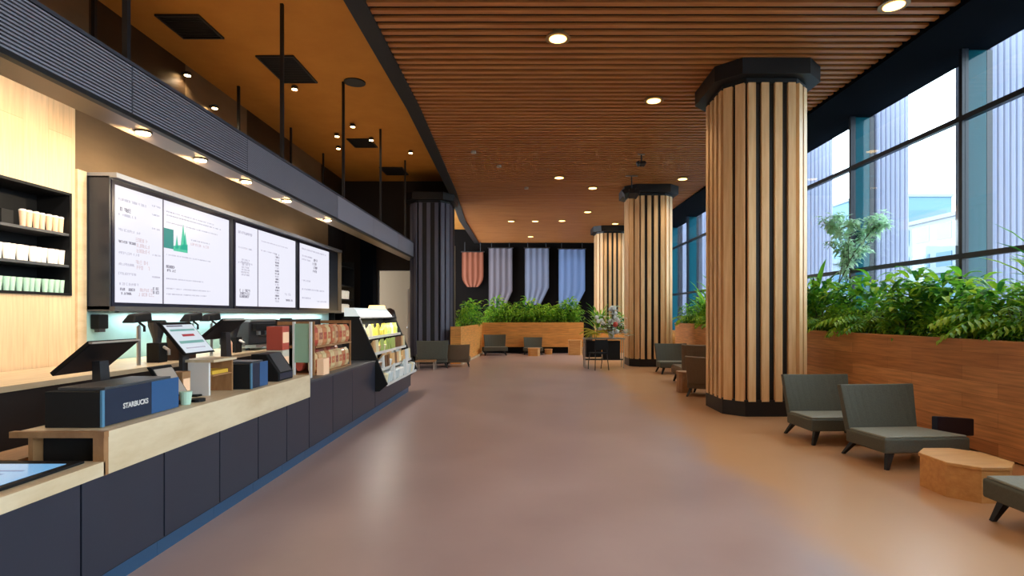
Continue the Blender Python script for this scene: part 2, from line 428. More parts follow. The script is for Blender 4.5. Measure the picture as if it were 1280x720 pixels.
g.build('small_print', 'ink_grey', DISP(s2)); dk.build('dark_pictures', 'ink_dark', DISP(s2))
s3 = screen(12.6, 14.45, 'menu screen farthest from the pine wall, smallest of the three')
g = MB(); dk = MB()
for z, w_ in ((3.02, 1.5), (2.86, .6), (2.78, .5), (2.3, .5), (2.1, 1.4), (1.9, .5)): scribble(g, 12.7, z-.04, w_, .035)
for k in range(4): scribble(dk, 13.35+.05*(k % 2), 2.5+.09*k, .22, .06)
scribble(g, 13.6, 1.8, .7, .03); g.build('small_print', 'ink_grey', DISP(s3)); dk.build('dark_pictures', 'ink_dark', DISP(s3))

# niche in the pine wall
nb = empty('recessed_shelf', (-5.55, 5.6, NZ0), 'black recessed wall shelf in the pine wall, holding rows of cups', 'shelf')
c = MB(); c.box(-5.80, -5.77, NY0, NY1, NZ0, NZ1).box(-5.77, -5.38, NY0, NY0+.03, NZ0, NZ1).box(-5.77, -5.38, NY1-.03, NY1, NZ0, NZ1)
c.box(-5.77, -5.38, NY0+.03, NY1-.03, NZ0, NZ0+.03).box(-5.77, -5.38, NY0+.03, NY1-.03, NZ1-.03, NZ1)
c.build('case', 'black_plastic', nb)
for z in (2.08, 2.45): B(-5.76, -5.39, NY0+.03, NY1-.03, z-.03, z).build('shelf_board', 'grey_plastic', nb)
def cup_proto(name, m, r, h, label, group, lid=None):
    o = MB().lathe([(r*.72, 0), (r, h*.9), (r*1.04, h*.92), (r*1.04, h)], n=14).build(name, m, None)
    ORG[o.name] = Vector((0, 0, 0)); o.location = (0, 0, 0)
    tag(o, label, 'cup', group)
    if lid: MB().lathe([(r*1.06, h), (r*1.06, h+.012), (r*.7, h+.022)], n=14).build('lid', lid, o)
    return o
rows = [(2.45, 5.98, 6.56, .083, 'cup_peach', .033, .17, 'paper_cup', 'peach and white cup standing on the top shelf of the wall niche', 'cups on the top niche shelf', 'cup_white'),
        (2.08, 5.62, 6.57, .078, 'cup_white', .036, .17, 'ceramic_mug', 'white mug in the full row on the middle shelf of the wall niche', 'white mugs on the middle niche shelf', None),
        (NZ0+.03, 5.62, 6.57, .078, 'cup_mint', .034, .15, 'tumbler', 'mint tumbler on the bottom shelf of the wall niche', 'mint tumblers on the bottom niche shelf', None)]
for z, ya, yb, st, m, r, h, nm, lb, gp, lid in rows:
    p = None; y = yb
    while y > ya:
        if p is None: p = cup_proto(nm, m, r, h, lb, gp, lid); p.location = (-5.46, y, z)
        else: dup(p, (-5.46+random.uniform(-.01, .01), y, z))
        y -= st
p = None
for k in range(4):
    if p is None:
        p = cup_proto('tumbler', 'cup_teal', .036, .2, 'dark teal tumbler at the left of the bottom niche shelf', 'dark teal tumblers on the bottom niche shelf', None); p.location = (-5.46, 5.54, NZ0+.03)
    else: dup(p, (-5.46, 5.54-.09*k, NZ0+.03))
tag(B(-5.6, -5.42, 5.78, 5.92, 2.45, 2.6).build('gift_box', 'black_matte', None, .004), 'small black box at the left end of the top niche shelf', 'box')

# back counter
bc = empty('back_counter', (-4.85, 9, 0), 'long back counter with pale wood top along the left wall', 'counter')
B(-5.37, -4.27, -2, 15.2, .86, .91).build('worktop', 'counter_wood', bc)
B(-5.37, -4.33, -2, 15.2, .1, .86).build('carcass', 'left_dark_wall', bc)
B(-5.37, -4.4, -2, 15.2, 0, .1).build('toe_kick', 'black_matte', bc)

# canopy fascia on rods
FX = -3.45
cp = empty('bar_canopy', (FX-.1, 8, 3.2), 'long grey ribbed canopy fascia hanging over the bar on black rods', 'canopy')
mb = MB(); n = 15
for y0, y1 in [(-2, 2.2), (2.2, 4.88), (4.88, 6.9)]:
    for k in range(n):
        z = 3.25+k*(.42/n); mb.box(FX, FX+.016, y0+.01, y1-.01, z+.004, z+.0175)
mb.build('ribs', 'fascia_grey', cp)
mb = MB()
for k in range(26):
    z = 3.25+k*(.42/26); mb.box(FX, FX+.008, 6.92, 10.2, z+.002, z+.012)
for y0, y1 in [(10.22, 12.6), (12.62, 15), (15.02, 17.9)]: mb.box(FX, FX+.01, y0, y1, 3.25, 3.67)
mb.build('smooth_panels', 'fascia_grey', cp)
B(FX-.04, FX, -2, 17.9, 3.25, 3.67).build('fascia_backing', 'fascia_dark', cp)
B(FX-.05, FX+.02, -2, 17.9, 3.67, 3.70).build('top_rail', 'fascia_dark', cp)
B(FX-.04, FX+.02, -2, 17.9, 3.21, 3.25).build('bottom_flange', 'black_paint', cp)
B(FX-.34, FX-.04, -2, 17.9, 3.225, 3.25).build('underside_panel', 'bronze_panel', cp)
rod = B(-.022, .022, -.022, .022, 3.70, ZC).build('hanging_rod', 'rod_black', None)
tag(rod, 'black square rod hanging from the brown ceiling to the front of the canopy', 'rod', 'front canopy rods')
rod.location = (FX-.015, 4.85, 3.70)
for y in (2.2, 7.94, 10.6, 13.3, 16): dup(rod, (FX-.015, y, 3.70))
rr = B(-.022, .022, -.022, .022, 4.54, ZC).build('hanging_rod', 'rod_black', None)
tag(rr, 'black square rod hanging behind the canopy near the bronze wall', 'rod', 'rear canopy rods'); rr.location = (-5.55, 7.19, 4.54)
for y in (10.8, 13.2, 15.3): dup(rr, (-5.55, y, 4.54))

# added strip lights, hidden on top of the canopy, brighten the brown ceiling
for k, yy in enumerate((3.5, 6.5, 9.5, 12.5, 15.5)):
    hh = B(FX-.3, FX-.2, yy-1.2, yy+1.2, 3.26, 3.30).build('added_strip_light', 'gunmetal', cp)
    l = bpy.data.lights.new('added_strip_lamp', 'AREA'); l.shape = 'RECTANGLE'; l.size = .08; l.size_y = 2.3; l.energy = 4.5; l.color = (1, .75, .45)
    o = bpy.data.objects.new('added_strip_lamp', l); col.objects.link(o); o.parent = hh; o.rotation_euler = (PI, 0, 0)
    o.location = Vector((FX-.25, yy, 3.32))-ORG[hh.name]
# ceiling vents
vl = ['square dark ceiling vent nearest the camera on the brown ceiling', 'square dark ceiling vent behind the second front rod', 'dark ceiling vent farther down the brown ceiling, third from the camera',
      'dark ceiling vent just ahead of the bar end wall']
for (x0, x1, y0, y1), lb in zip([(-5.45, -4.8, 8.2, 8.9), (-4.6, -3.95, 9.5, 10.6), (-4.5, -3.9, 14, 14.7), (-4.4, -3.7, 16.7, 17.6)], vl):
    t = empty('ceiling_vent', ((x0+x1)/2, (y0+y1)/2, ZC-.03), lb, 'vent')
    f = MB(); f.box(x0, x1, y0, y0+.03, ZC-.03, ZC).box(x0, x1, y1-.03, y1, ZC-.03, ZC).box(x0, x0+.03, y0+.03, y1-.03, ZC-.03, ZC).box(x1-.03, x1, y0+.03, y1-.03, ZC-.03, ZC)
    f.build('frame', 'vent_dark', t)
    f = MB(); yy = y0+.05
    while yy < y1-.05: f.box(x0+.03, x1-.03, yy, yy+.02, ZC-.025, ZC-.005); yy += .05
    f.build('louvres', 'vent_dark', t)
    B(x0+.03, x1-.03, y0+.03, y1-.03, ZC-.004, ZC-.001).build('backing', 'black_matte', t)
dc = MB().lathe([(.2, -.02), (.2, 0)], (-3.25, 10.6, ZC), 20).build('ceiling_speaker', 'vent_dark', None)
tag(dc, 'flat round speaker set in the brown ceiling', 'speaker')

# small warm spot fixtures over the bar
def fixture(name, loc, label, target, power, r=.05, group=None, glow='lamp_glow', size=1.4):
    t = empty(name, loc, label, 'light', group)
    x, y, z = loc
    hh = MB().lathe([(r*1.25, .0), (r*1.25, .05), (r*.6, .07)], (x, y, z), 14).build('housing', 'gunmetal', t)
    MB().lathe([(r, -.008), (r, -.001)], (x, y, z), 14).build('lens', glow, hh)
    if power: spot('lamp', (x, y, z-.03), target, power, t, size)
    return t
cl = ['first canopy downlight, nearest the pine wall', 'second canopy downlight from the pine wall', 'third canopy downlight from the pine wall, over the middle screen', 'fourth canopy downlight, over the gap before the far screen', 'fifth and farthest canopy downlight']
for i, y in enumerate([5.29, 6.22, 7.24, 8.46, 10.2]):
    fixture('canopy_downlight', (-3.62, y, 3.212), cl[i], (-5.4, y+.3, 3.3), 75, .06, 'canopy downlights', size=2.6, glow='lamp_glow_hot')
wl = [(-5.9, 9.75, 5.66), (-5.9, 10.6, 5.40), (-4.45, 10.75, ZC-.08), (-4.6, 13.6, ZC-.08), (-4.0, 12.9, ZC-.08), (-3.85, 13.9, ZC-.08), (-3.1, 15, ZC-.08), (-4.9, 14.6, ZC-.08)]
wlab = ['spotlight high on the bronze wall above the canopy', 'lower spotlight on the bronze wall above the canopy', 'spotlight beside the second ceiling vent', 'spotlight at the back left of the brown ceiling', 'spotlight between the far front rods',
        'spotlight next to the third ceiling vent', 'spotlight at the right of the brown ceiling near the slat edge', 'spotlight farthest left on the brown ceiling']
for (x, y, z), lb in zip(wl, wlab):
    f = fixture('ceiling_spotlight', (x, y, z), lb, (x+.1, y, 0), 22, .05, 'spotlights over the bar', size=2.4)
    if z < ZC-.1: B(-6.0, x-.04, y-.02, y+.02, z+.02, z+.05).build('wall_arm', 'gunmetal', f)

# downlights in the slatted ceiling
dl = [(.42, 7.46, 'round downlight in the slats at the top centre'), (4.37, 6.66, 'round downlight in the slats at the top right edge'), (2.19, 9.63, 'round downlight between the top centre lamp and the near column'),
      (4.22, 12.6, 'round downlight just left of the near column at its upper part'), (.88, 15.06, 'round downlight left of the second column, brighter and nearer one'), (1.93, 16.3, 'round downlight left of the second column, second one'),
      (2.2, 20.1, 'round downlight ahead of the third column'), (4.24, 15.2, 'round downlight over the right side of the second column'), (-.6, 22.1, 'small far downlight, leftmost of three in a row'), (.35, 22.1, 'small far downlight, middle of three in a row'),
      (1.4, 22.0, 'small far downlight, rightmost of three in a row'), (3.6, 22.7, 'downlight right before the head of the third column'), (0.2, 26.5, 'farthest ceiling light before the hanging banners')]
for x, y, lb in dl:
    t = empty('ceiling_downlight', (x, y, ZS-.03), lb, 'light', 'downlights in the slatted ceiling')
    hh = MB().lathe([(.17, -.03), (.15, 0), (.15, .03)], (x, y, ZS), 20).build('trim_ring', 'lamp_ring', t)
    MB().lathe([(.115, -.036), (.115, -.031)], (x, y, ZS), 20).build('lens', 'lamp_glow_soft', hh)
    spot('lamp', (x, y, ZS-.06), (x, y, 0), 70, t, 2.3, .8, (1, .80, .58), .1)
for x, y, lb in ((-.68, 13.9, 'small white ceiling sensor left of the slat centre'), (0, 16.3, 'small white ceiling sensor farther back in the slats'), (-1.2, 12.7, 'small white ceiling sensor near the slat edge')):
    tag(MB().lathe([(.06, -.05), (.06, 0)], (x, y, ZS), 14).build('smoke_detector', 'sensor_white', None), lb, 'sensor')

# track spotlights hanging near second column
def cluster(x, y, s, label, lit=False):
    t = empty('hanging_projector', (x, y, ZS-.5*s), label, 'fixture')
    B(x-.14*s, x+.14*s, y-.02, y+.02, ZS-.03, ZS-.005).build('ceiling_plate', 'steel', t)
    MB().tube([(x, y, ZS-.03), (x, y, ZS-.38*s)], .018).build('stem', 'gunmetal', t)
    mb = MB()
    for a, dx in ((-.5, -.13), (.5, .1), (0, 0)):
        R = Matrix.Translation((x+dx*s, y, ZS-.42*s)) @ Euler((-.5, a, 0)).to_matrix().to_4x4()
        mb.box(-.07*s, .07*s, -.1*s, .1*s, -.07*s, .07*s, R)
    mb.build('lamp_heads', 'gunmetal', t, .01)
    return t
cluster(2.8, 14.9, 1.15, 'dark cluster of ceiling projector heads by the second column head')
cluster(2.65, 12.9, .55, 'small grey ceiling fixture above the projector cluster')

# ------------------------------------------------------------------ columns
def chamf(x0, x1, y0, y1, c):
    return [(x0+c, y0), (x1-c, y0), (x1, y0+c), (x1, y1-c), (x1-c, y1), (x0+c, y1), (x0, y1-c), (x0, y0+c)]
def column(x0, x1, y0, y1, label, wood='slat_wood', base='black_paint', ztop=ZS, cap=True):
    t = empty('slatted_column', ((x0+x1)/2, (y0+y1)/2, 0), label, 'column')
    MB().prism(chamf(x0+.05, x1-.05, y0+.05, y1-.05, .26), .24, 4.95).build('core', 'black_paint', t)
    MB().prism(chamf(x0+.01, x1-.01, y0+.01, y1-.01, .25), 0, .24).build('base', base, t)
    P = chamf(x0, x1, y0, y1, .26); mb = MB()
    for i in range(8):
        a = Vector((*P[i], 0)); b = Vector((*P[(i+1) % 8], 0)); L = (b-a).length; u = (b-a)/L
        nn = Vector((u.y, -u.x, 0)); k = max(2, int(L/.185)); st = L/k
        for j in range(k):
            c = a+u*(st*(j+.5)); hw = .054 if k > 2 else .066
            q = [c-u*hw, c+u*hw, c+u*hw-nn*.055, c-u*hw-nn*.055]
            mb.loft([[(p.x, p.y, .22) for p in q], [(p.x, p.y, 4.9) for p in q]])
    mb.build('slats', wood, t)
    if cap:
        MB().prism(chamf(x0-.14, x1+.14, y0-.14, y1+.14, .3), 4.97, ztop-.002).build('capital', 'black_paint', t)
        MB().prism(chamf(x0+.02, x1-.02, y0+.02, y1-.02, .26), 4.9, 4.97).build('neck', 'black_paint', t)
    return t
column(2.95, 4.25, 8.2, 9.5, 'big wood slatted column nearest the camera, beside the grey lounge chairs')
column(2.97, 4.25, 16, 17.3, 'wood slatted column in the middle distance, second of the right row')
column(2.95, 4.25, 23.4, 24.7, 'farthest wood slatted column, behind the flower vase')
column(-3.6, -2.35, 17.0, 18.25, 'grey blue slatted column at the end of the bar', 'grey_slat', 'black_paint', 5.2)

# ------------------------------------------------------------------ hanging fabric at the back wall
def banner(x0, x1, z0, z1, m, label, cut=.25, rnd=0):
    mb = MB(); n = 24; rowsn = 10; y = YB-.35
    vs = []; fs = []
    for r in range(rowsn+1):
        t = r/rowsn; z = z1+(z0-z1)*t
        sh = 0 if t < .7 else (t-.7)/.3
        xa = x0+rnd*sh*sh*(x1-x0)*.25; xb = x1-(cut*sh+rnd*sh*sh*.25)*(x1-x0)
        for i in range(n+1):
            u = i/n; vs.append((xa+(xb-xa)*u, y+.022*math.sin(u*2*PI*4), z))
    for r in range(rowsn):
        for i in range(n): a = r*(n+1)+i; fs.append((a, a+1, a+n+2, a+n+1))
    mb.add(vs, fs); t = empty('hanging_banner', ((x0+x1)/2, y, z0), label, 'banner')
    mb.build('cloth', m, t, 0, True)
    MB().tube([(x0-.05, y, z1), (x1+.05, y, z1)], .03).build('top_pole', 'gunmetal', t)
    for xx in (x0+.15, x1-.15): MB().tube([(xx, y, z1), (xx, y, ZS)], .012).build('wire', 'gunmetal', t)
    spot('lamp', ((x0+x1)/2, y-2.2, 5.0), ((x0+x1)/2, y, 3.3), 30, t, .9, .5, (.85, .9, 1) if 'blue' in m or 'sky' in m else (1, .9, .8))
banner(-3.3, -2.2, 2.9, 4.7, 'banner_rust', 'short rust coloured hanging cloth with rounded lower end', 0, 1)
banner(-1.93, -.72, 1.75, 4.9, 'banner_grey', 'pleated grey hanging cloth, next to the rust one', .35)
banner(-.08, 1.15, 2.0, 4.9, 'banner_blue', 'pleated blue grey hanging cloth in the middle of the back wall', .35)
banner(1.65, 3.0, 1.8, 4.85, 'banner_sky', 'pleated sky blue hanging cloth nearest the far column', .35)
struct(B(-3.95, -3.8, YB-.04, YB-.01, 1.2, 4.5), 'trim_5', 'case_header')  # glowing strip imitates a slit of light at the left
struct(B(3.65, 3.75, YB-.04, YB-.01, 1.6, 4.6), 'trim_6', 'case_header')  # same glowing stand-in for the right slit of light

# ------------------------------------------------------------------ planters
pr = empty('long_planter', (5.4, 11, 0), 'long planter of warm wood planks under the big windows', 'planter')
B(4.9, 4.95, 2.0, 18.4, .02, 1.2).build('front_panel', 'planter_wood', pr)
B(4.9, 5.9, 18.4, 18.45, .02, 1.2).build('end_panel', 'planter_wood', pr)
B(4.88, 5.0, 2.0, 18.47, 1.2, 1.225).build('cap', 'planter_wood', pr)
B(4.95, 5.9, 2.0, 18.4, 0.02, 1.12).build('soil', 'soil', pr)
p2 = empty('far_bench_planter', (.2, 21.9, 0), 'far orange wood planter bench with low recessed base across the room', 'planter')
B(-1.7, 2.15, 21.5, 21.56, .25, 1.19).build('front_panel', 'far_planter_wood', p2)
B(-1.7, 2.15, 21.56, 22.6, .25, 1.1).build('soil', 'soil', p2)
B(-1.7, 2.15, 21.75, 22.6, 0, .25).build('recessed_base', 'black_matte', p2)
B(2.15, 2.2, 21.5, 22.6, .25, 1.19).build('end_panel', 'far_planter_wood', p2)
p3 = empty('angled_planter', (-2.2, 19.2, 0), 'angled side planter of light wood beside the grey column', 'planter')
def quadprism(pts, z0, z1): return MB().prism(pts, z0, z1)
quadprism([(-2.06, 16.95), (-1.99, 16.95), (-1.70, 21.48), (-1.77, 21.48)], 0, 1.13).build('side_panel', 'far_planter_wood', p3)
quadprism([(-2.30, 16.95), (-2.06, 16.95), (-2.06, 17.0), (-2.30, 17.0)], 0, 1.13).build('end_panel', 'far_planter_wood', p3)
quadprism([(-2.30, 17.0), (-2.06, 17.0), (-1.77, 21.48), (-2.30, 21.48)], 0, 1.05).build('soil', 'soil', p3)
quadprism([(-1.98, 16.9), (-1.92, 16.9), (-1.63, 21.4), (-1.69, 21.4)], 0, .05).build('curb', 'counter_wood', p3)
p4 = empty('low_planter', (3.3, 25.5, 0), 'low orange wood planter beyond the far column', 'planter')
B(2.6, 5.9, 22.0, 22.06, .0, .88).build('front_panel', 'far_planter_wood', p4)
B(2.6, 5.9, 22.06, 23.0, 0, .8).build('soil', 'soil', p4)

# plants
def leaf(mb, base, az, el, L, W, droop=.5, fold=.15, segs=4):
    base = Vector(base); d = Vector((math.cos(az)*math.cos(el), math.sin(az)*math.cos(el), math.sin(el)))
    side = Vector((-math.sin(az), math.cos(az), 0)); p = base.copy(); vs = []; e = el
    for k in range(segs+1):
        t = k/segs; w = W*math.sin(PI*min(.98, .12+.86*t))**.8*(1 if t < .95 else .2)
        up = Vector((0, 0, 1))*w*fold
        vs += [p-side*w*.5+up, p.copy(), p+side*w*.5+up]
        e -= droop/segs*1.6
        p = p+Vector((math.cos(az)*math.cos(e), math.sin(az)*math.cos(e), math.sin(e)))*(L/segs)
    fs = []
    for k in range(segs):
        a = 3*k; fs += [(a, a+1, a+4, a+3), (a+1, a+2, a+5, a+4)]
    mb.add(vs, fs)
def plant_proto(kind):
    mb = MB(); rnd = random
    if kind == 'broad':
        for i in range(120):
            az = rnd.uniform(0, 2*PI); r = rnd.uniform(0, .2); z = rnd.uniform(.03, .62)*(1-.6*r)
            mb.cur = rnd.choice([0, 0, 1, 3]); leaf(mb, (r*math.cos(az), r*math.sin(az), z), az+rnd.uniform(-.6, .6), rnd.uniform(.1, 1.3), rnd.uniform(.13, .21), rnd.uniform(.05, .08), .8)
    elif kind == 'spear':
        for i in range(70):
            az = rnd.uniform(0, 2*PI); r = rnd.uniform(0, .12)
            mb.cur = rnd.choice([0, 0, 1, 3]); leaf(mb, (r*math.cos(az), r*math.sin(az), rnd.uniform(0, .4)), az, rnd.uniform(.95, 1.5), rnd.uniform(.25, .5), rnd.uniform(.03, .05), .45, .2, 4)
    elif kind == 'bushy':
        for i in range(210):
            az = rnd.uniform(0, 2*PI); r = rnd.uniform(0, .24); z = rnd.uniform(.0, .66)*(1-r)
            mb.cur = rnd.choice([0, 0, 1, 1]); leaf(mb, (r*math.cos(az), r*math.sin(az), z), az+rnd.uniform(-.8, .8), rnd.uniform(-.1, 1.3), rnd.uniform(.09, .15), rnd.uniform(.035, .06), .7, .15, 3)
    elif kind == 'fern':
        for i in range(16):
            az = 2*PI*i/16+rnd.uniform(-.15, .15); el = rnd.uniform(.5, 1.2); p = Vector((0, 0, .1)); e = el
            L = rnd.uniform(.4, .6); path = []
            for k in range(12):
                path.append(p.copy()); d = Vector((math.cos(az)*math.cos(e), math.sin(az)*math.cos(e), math.sin(e)))
                p = p+d*L/12; e -= .13
                if k > 1:
                    w = .11*math.sin(PI*(k+1)/14)+.015
                    for sgn in (-1, 1):
                        mb.cur = rnd.choice([0, 1]); leaf(mb, p, az+sgn*1.15, e*.3, w, .028, .4, .1, 2)
    # short stems at the foot
    mb.cur = 2
    for i in range(6):
        a = 2*PI*i/6; mb.tube([(.03*math.cos(a), .03*math.sin(a), 0), (.09*math.cos(a), .09*math.sin(a), .3)], .006, 5)
    return mb
def make_plant(name, kind, mats_, label, group):
    o = plant_proto(kind).build(name, mats_, None)
    # base at origin
    off = ORG[o.name]
    for v in o.data.vertices: v.co += off
    o.location = (0, 0, -50)
    return tag(o, label, 'plant', group)
protos = [
    make_plant('broad_leaf_plant', 'broad', ['leaf_green', 'leaf_dark', 'stem', 'leaf_lime'], 'broad leafed green plant in the long window planter', 'broad leafed plants in the long planter'),
    make_plant('spear_leaf_plant', 'spear', ['leaf_green', 'leaf_dark', 'stem', 'leaf_lime'], 'tall green plant with upright spear leaves in the long window planter', 'spear leafed plants in the long planter'),
    make_plant('lime_bush', 'bushy', ['leaf_lime', 'leaf_green', 'stem', 'leaf_yellow'], 'small leafed lime green bush in the long window planter', 'lime bushes in the long planter'),
    make_plant('fern', 'fern', ['leaf_lime', 'leaf_green', 'stem', 'leaf_yellow'], 'arching lime fern in the long window planter', 'ferns in the long planter'),
]
used = [False]*4
def put(i, loc, rz, s, label=None, group=None):
    if not used[i] and label is None:
        used[i] = True; o = protos[i]; o.location = loc; o.rotation_euler = (0, 0, rz); o.scale = (s,)*3; return o
    return dup(protos[i], loc, rz, label, group, s)
rnd = random.Random(11)
y = 4.3
while y < 18.2:
    for rx, (x, sm) in enumerate(((5.19, .9), (5.42, 1.2), (5.62, 1.42))):
        k = rnd.choice([0, 2, 3, 2] if rx == 0 else [0, 2, 2, 3, 0] if rx == 1 else [1, 0, 2])
        put(k, (x+rnd.uniform(-.04, .04), y+rnd.uniform(-.1, .1), 1.12), rnd.uniform(0, 6.28), sm*rnd.uniform(.85, 1.05))
    y += .37
# far planter plants
y0 = 21.95
for k in range(26):
    x = -1.5+k*.14
    put(rnd.choice([0, 2, 2, 2]), (x, y0-.15+.3*(k % 3), 1.1), rnd.uniform(0, 6), rnd.uniform(1.0, 1.2)+.2*(k % 3), 'leafy green plant in the far bench planter', 'plants in the far bench planter')
for k in range(5):
    y = 19.15+k*.52
    put(rnd.choice([0, 2]), (-2.17+.05*k, y, 1.05), rnd.uniform(0, 6), rnd.uniform(1.1, 1.4), 'leafy plant in the angled planter beside the grey column', 'plants in the angled planter')
for k in range(6):
    put(rnd.choice([0, 2, 1]), (2.9+k*.42, 22.5, .8), rnd.uniform(0, 6), rnd.uniform(.9, 1.2), 'leafy plant in the low planter beyond the far column', 'plants in the low planter')
# taller shrubs behind the far planter
for k, (x, s) in enumerate([(-1.9, 2.1), (-2.6, 2.4), (-3.2, 2.2)]):
    t = dup(protos[2 if k < 3 else 1], (x, 23.1+.2*k, .42), k, ['shrub in a tub behind the far planter, under the grey cloth', 'shrub in a tub behind the far planter, under the rust cloth', 'leftmost shrub in a tub behind the far planter, beside the grey column', 'spear leafed plant in a tub under the sky blue cloth'][k], 'tub shrubs behind the far planter', s*.8, 'tub_shrub')
    tb = MB().lathe([(.2, 0), (.26, .42)], (x, 23.1+.2*k, 0), 16).build('plant_tub', 'black_plastic', None); tag(tb, ['black tub under the grey cloth shrub', 'black tub under the rust cloth shrub', 'leftmost black tub beside the grey column', 'black tub under the sky blue cloth plant'][k], 'tub')
# pale tree modelled in the planter in place of a tree reflection
t = empty('reflected_tree', (5.6, 10.05, 1.12), 'tall pale green feathery tree standing in for a tree reflection, just right of the near column', 'tree')
mb = MB(); lf = MB(); bx_, by_ = 5.6, 10.05
def branch(p, d, L, r, depth):
    q = p+d*L; mb.tube([p, q], [r, r*.6], 5)
    for k in range(int(9+L*12)):
        s_ = p+d*L*(.35+.65*rnd.random()); leaf(lf, s_, rnd.uniform(0, 6.28), rnd.uniform(-.3, .9), rnd.uniform(.1, .18), rnd.uniform(.04, .07), .5, .1, 2)
    if depth:
        for k in range(3):
            nd = (d+Vector((rnd.uniform(-.7, .7), rnd.uniform(-.8, .8), rnd.uniform(-.1, .5)))).normalized()
            branch(p+d*L*rnd.uniform(.55, 1), nd, L*.68, r*.6, depth-1)
branch(Vector((bx_, by_, 1.12)), Vector((0, 0, 1)), .95, .02, 4)
mb.build('trunk', 'stem', t); lf.build('foliage', 'leaf_pale', t)

# ------------------------------------------------------------------ lounge chairs
def chair_proto(name, label, fabric='chair_fabric', seat='seat_fabric'):
    t = empty(name, (0, 0, 0), label, 'chair')          # faces -Y, centre of seat at origin
    # seat slab, slightly wider in front, softly sloping to the back
    L0 = [(-.44, -.33, .17), (.44, -.33, .17), (.40, .31, .15), (-.40, .31, .15)]
    L1 = [(-.44, -.33, .32), (.44, -.33, .32), (.40, .31, .29), (-.40, .31, .29)]
    MB().loft([L0, L1]).build('seat', fabric, t, .02)
    L0 = [(-.425, -.315, .321), (.425, -.315, .321), (.385, .27, .293), (-.385, .27, .293)]
    L1 = [(x*.98, y*.98, z+.018) for x, y, z in L0]
    MB().loft([L0, L1]).build('seat_cushion', seat, t, .008)
    # curved backrest
    mb = MB(); n = 10; loops = []
    for i in range(n+1):
        u = -1+2*i/n
        ct = -.07*u*u      # wings come forward
        xb, xt = .385*u, .42*u
        loops.append([(xb, .29+ct*.4, .27), (xb, .37+ct*.4, .25), (xt, .50+ct, .755+.012*u*u), (xt, .435+ct, .765+.012*u*u)])
    mb.loft(loops); mb.build('backrest', fabric, t, .012, False)
    for sx in (-1, 1):
        for fy, ty, by in ((-1, -.25, -.29), (1, .25, .36)):
            x0 = sx*.33; x1 = sx*.39
            MB().loft([[(x1-.016, by-.016, 0), (x1+.016, by-.016, 0), (x1+.016, by+.016, 0), (x1-.016, by+.016, 0)],
                       [(x0-.03, ty-.03, .17), (x0+.03, ty-.03, .17), (x0+.03, ty+.03, .17), (x0-.03, ty+.03, .17)]]).build('leg', 'chair_leg', t)
    t.scale = (1, 1, .96); return t
ch = chair_proto('lounge_chair', 'dark grey lounge chair with low navy side arm, behind the octagonal wooden table')
c1 = dup(ch, (3.67, 6.72, 0), .03, 'dark grey lounge chair between the near column and the chair with the navy arm')
ch.location = (3.84, 5.72, 0); ch.rotation_euler = (0, 0, .08)
a = MB(); a.loft([[(.40, .10, .24), (.44, .06, .24), (.92, .14, .22), (.88, .19, .22)], [(.40, .10, .46), (.44, .06, .46), (.92, .14, .41), (.88, .19, .41)]])
ORG[ch.name] = Vector((0, 0, 0))
ao = a.build('side_arm', 'navy_arm', ch, .01); ao['label'] = 'low navy side arm'
dup(ch, (3.78, 3.78, 0), PI, 'grey lounge chair cut off by the right frame edge, facing the octagonal table')
for o in [x for x in bpy.data.objects if x.name.startswith('lounge_chair') and x.location.y < 4]:
    for c in list(o.children):
        if c.name.startswith('side_arm'): bpy.data.objects.remove(c)
dup(c1, (3.78, 14.3, 0), 0, 'grey lounge chair standing before the second wooden column')
bch = chair_proto('brown_lounge_chair', 'brown lounge chair seen from behind, left of the near column', 'brown_fabric', 'brown_fabric')
bch.location = (3.75, 12.3, 0); bch.rotation_euler = (0, 0, PI); bch.scale = (1.1, 1.1, 1.12)
dup(bch, (3.42, 10.35, 0), PI-.5, 'lower brown lounge chair half hidden by the near column', scale=.86)
dup(c1, (-2.68, 15.9, 0), PI+.2, 'dark lounge chair nearest the bar end, in front of the grey column', scale=1.05)
dup(bch, (-1.98, 16.2, 0), PI/2+PI/2+.1, 'dark brown lounge chair beside the end of the angled planter', scale=.75)
dup(c1, (-1.15, 20.7, 0), .1, 'far grey lounge chair at the left corner of the bench planter')
dup(c1, (.25, 21.0, 0), 0, 'far grey lounge chair behind the small orange block table', scale=.85)
# tables
def block_table(x0, x1, y0, y1, h, c, label, m='table_wood'):
    t = empty('block_table', ((x0+x1)/2, (y0+y1)/2, 0), label, 'table')
    MB().prism(chamf(x0+.01, x1-.01, y0+.01, y1-.01, c), 0, h-.03).build('body', m, t)
    MB().prism(chamf(x0, x1, y0, y1, c), h-.03, h).build('tabletop', m, t, .006)
    return t
bt = block_table(3.44, 4.0, 4.43, 5.08, .29, .16, 'octagonal light wood block table before the chair with the navy arm')
mb = MB()
for x in (3.362+.0,): mb.box(3.366, 3.372, 4.60, 4.603, .0, .27)
block_table(2.92, 3.2, 10.7, 11.0, .40, .05, 'small brown wooden block beside the brown lounge chairs', 'counter_edge_wood')
block_table(.05, .5, 20.1, 20.5, .28, .08, 'small orange block table before the far middle chair')
block_table(.68, .98, 20.9, 21.2, .2, .05, 'low orange block right of the far middle chair')
block_table(1.55, 2.05, 20.6, 21.0, .55, .05, 'taller orange wooden block by the right end of the bench planter')
lt = empty('low_side_table', (-2.72, 14.9, 0), 'low pale framed side table before the dark chair at the bar end', 'table')
B(-2.98, -2.46, 15.0, 15.35, .22, .26).build('tabletop', 'counter_edge_wood', lt)
for x in (-2.96, -2.5):
    for y in (15.02, 15.31): B(x, x+.03, y, y+.03, 0, .22).build('leg', 'beige_plastic', lt)
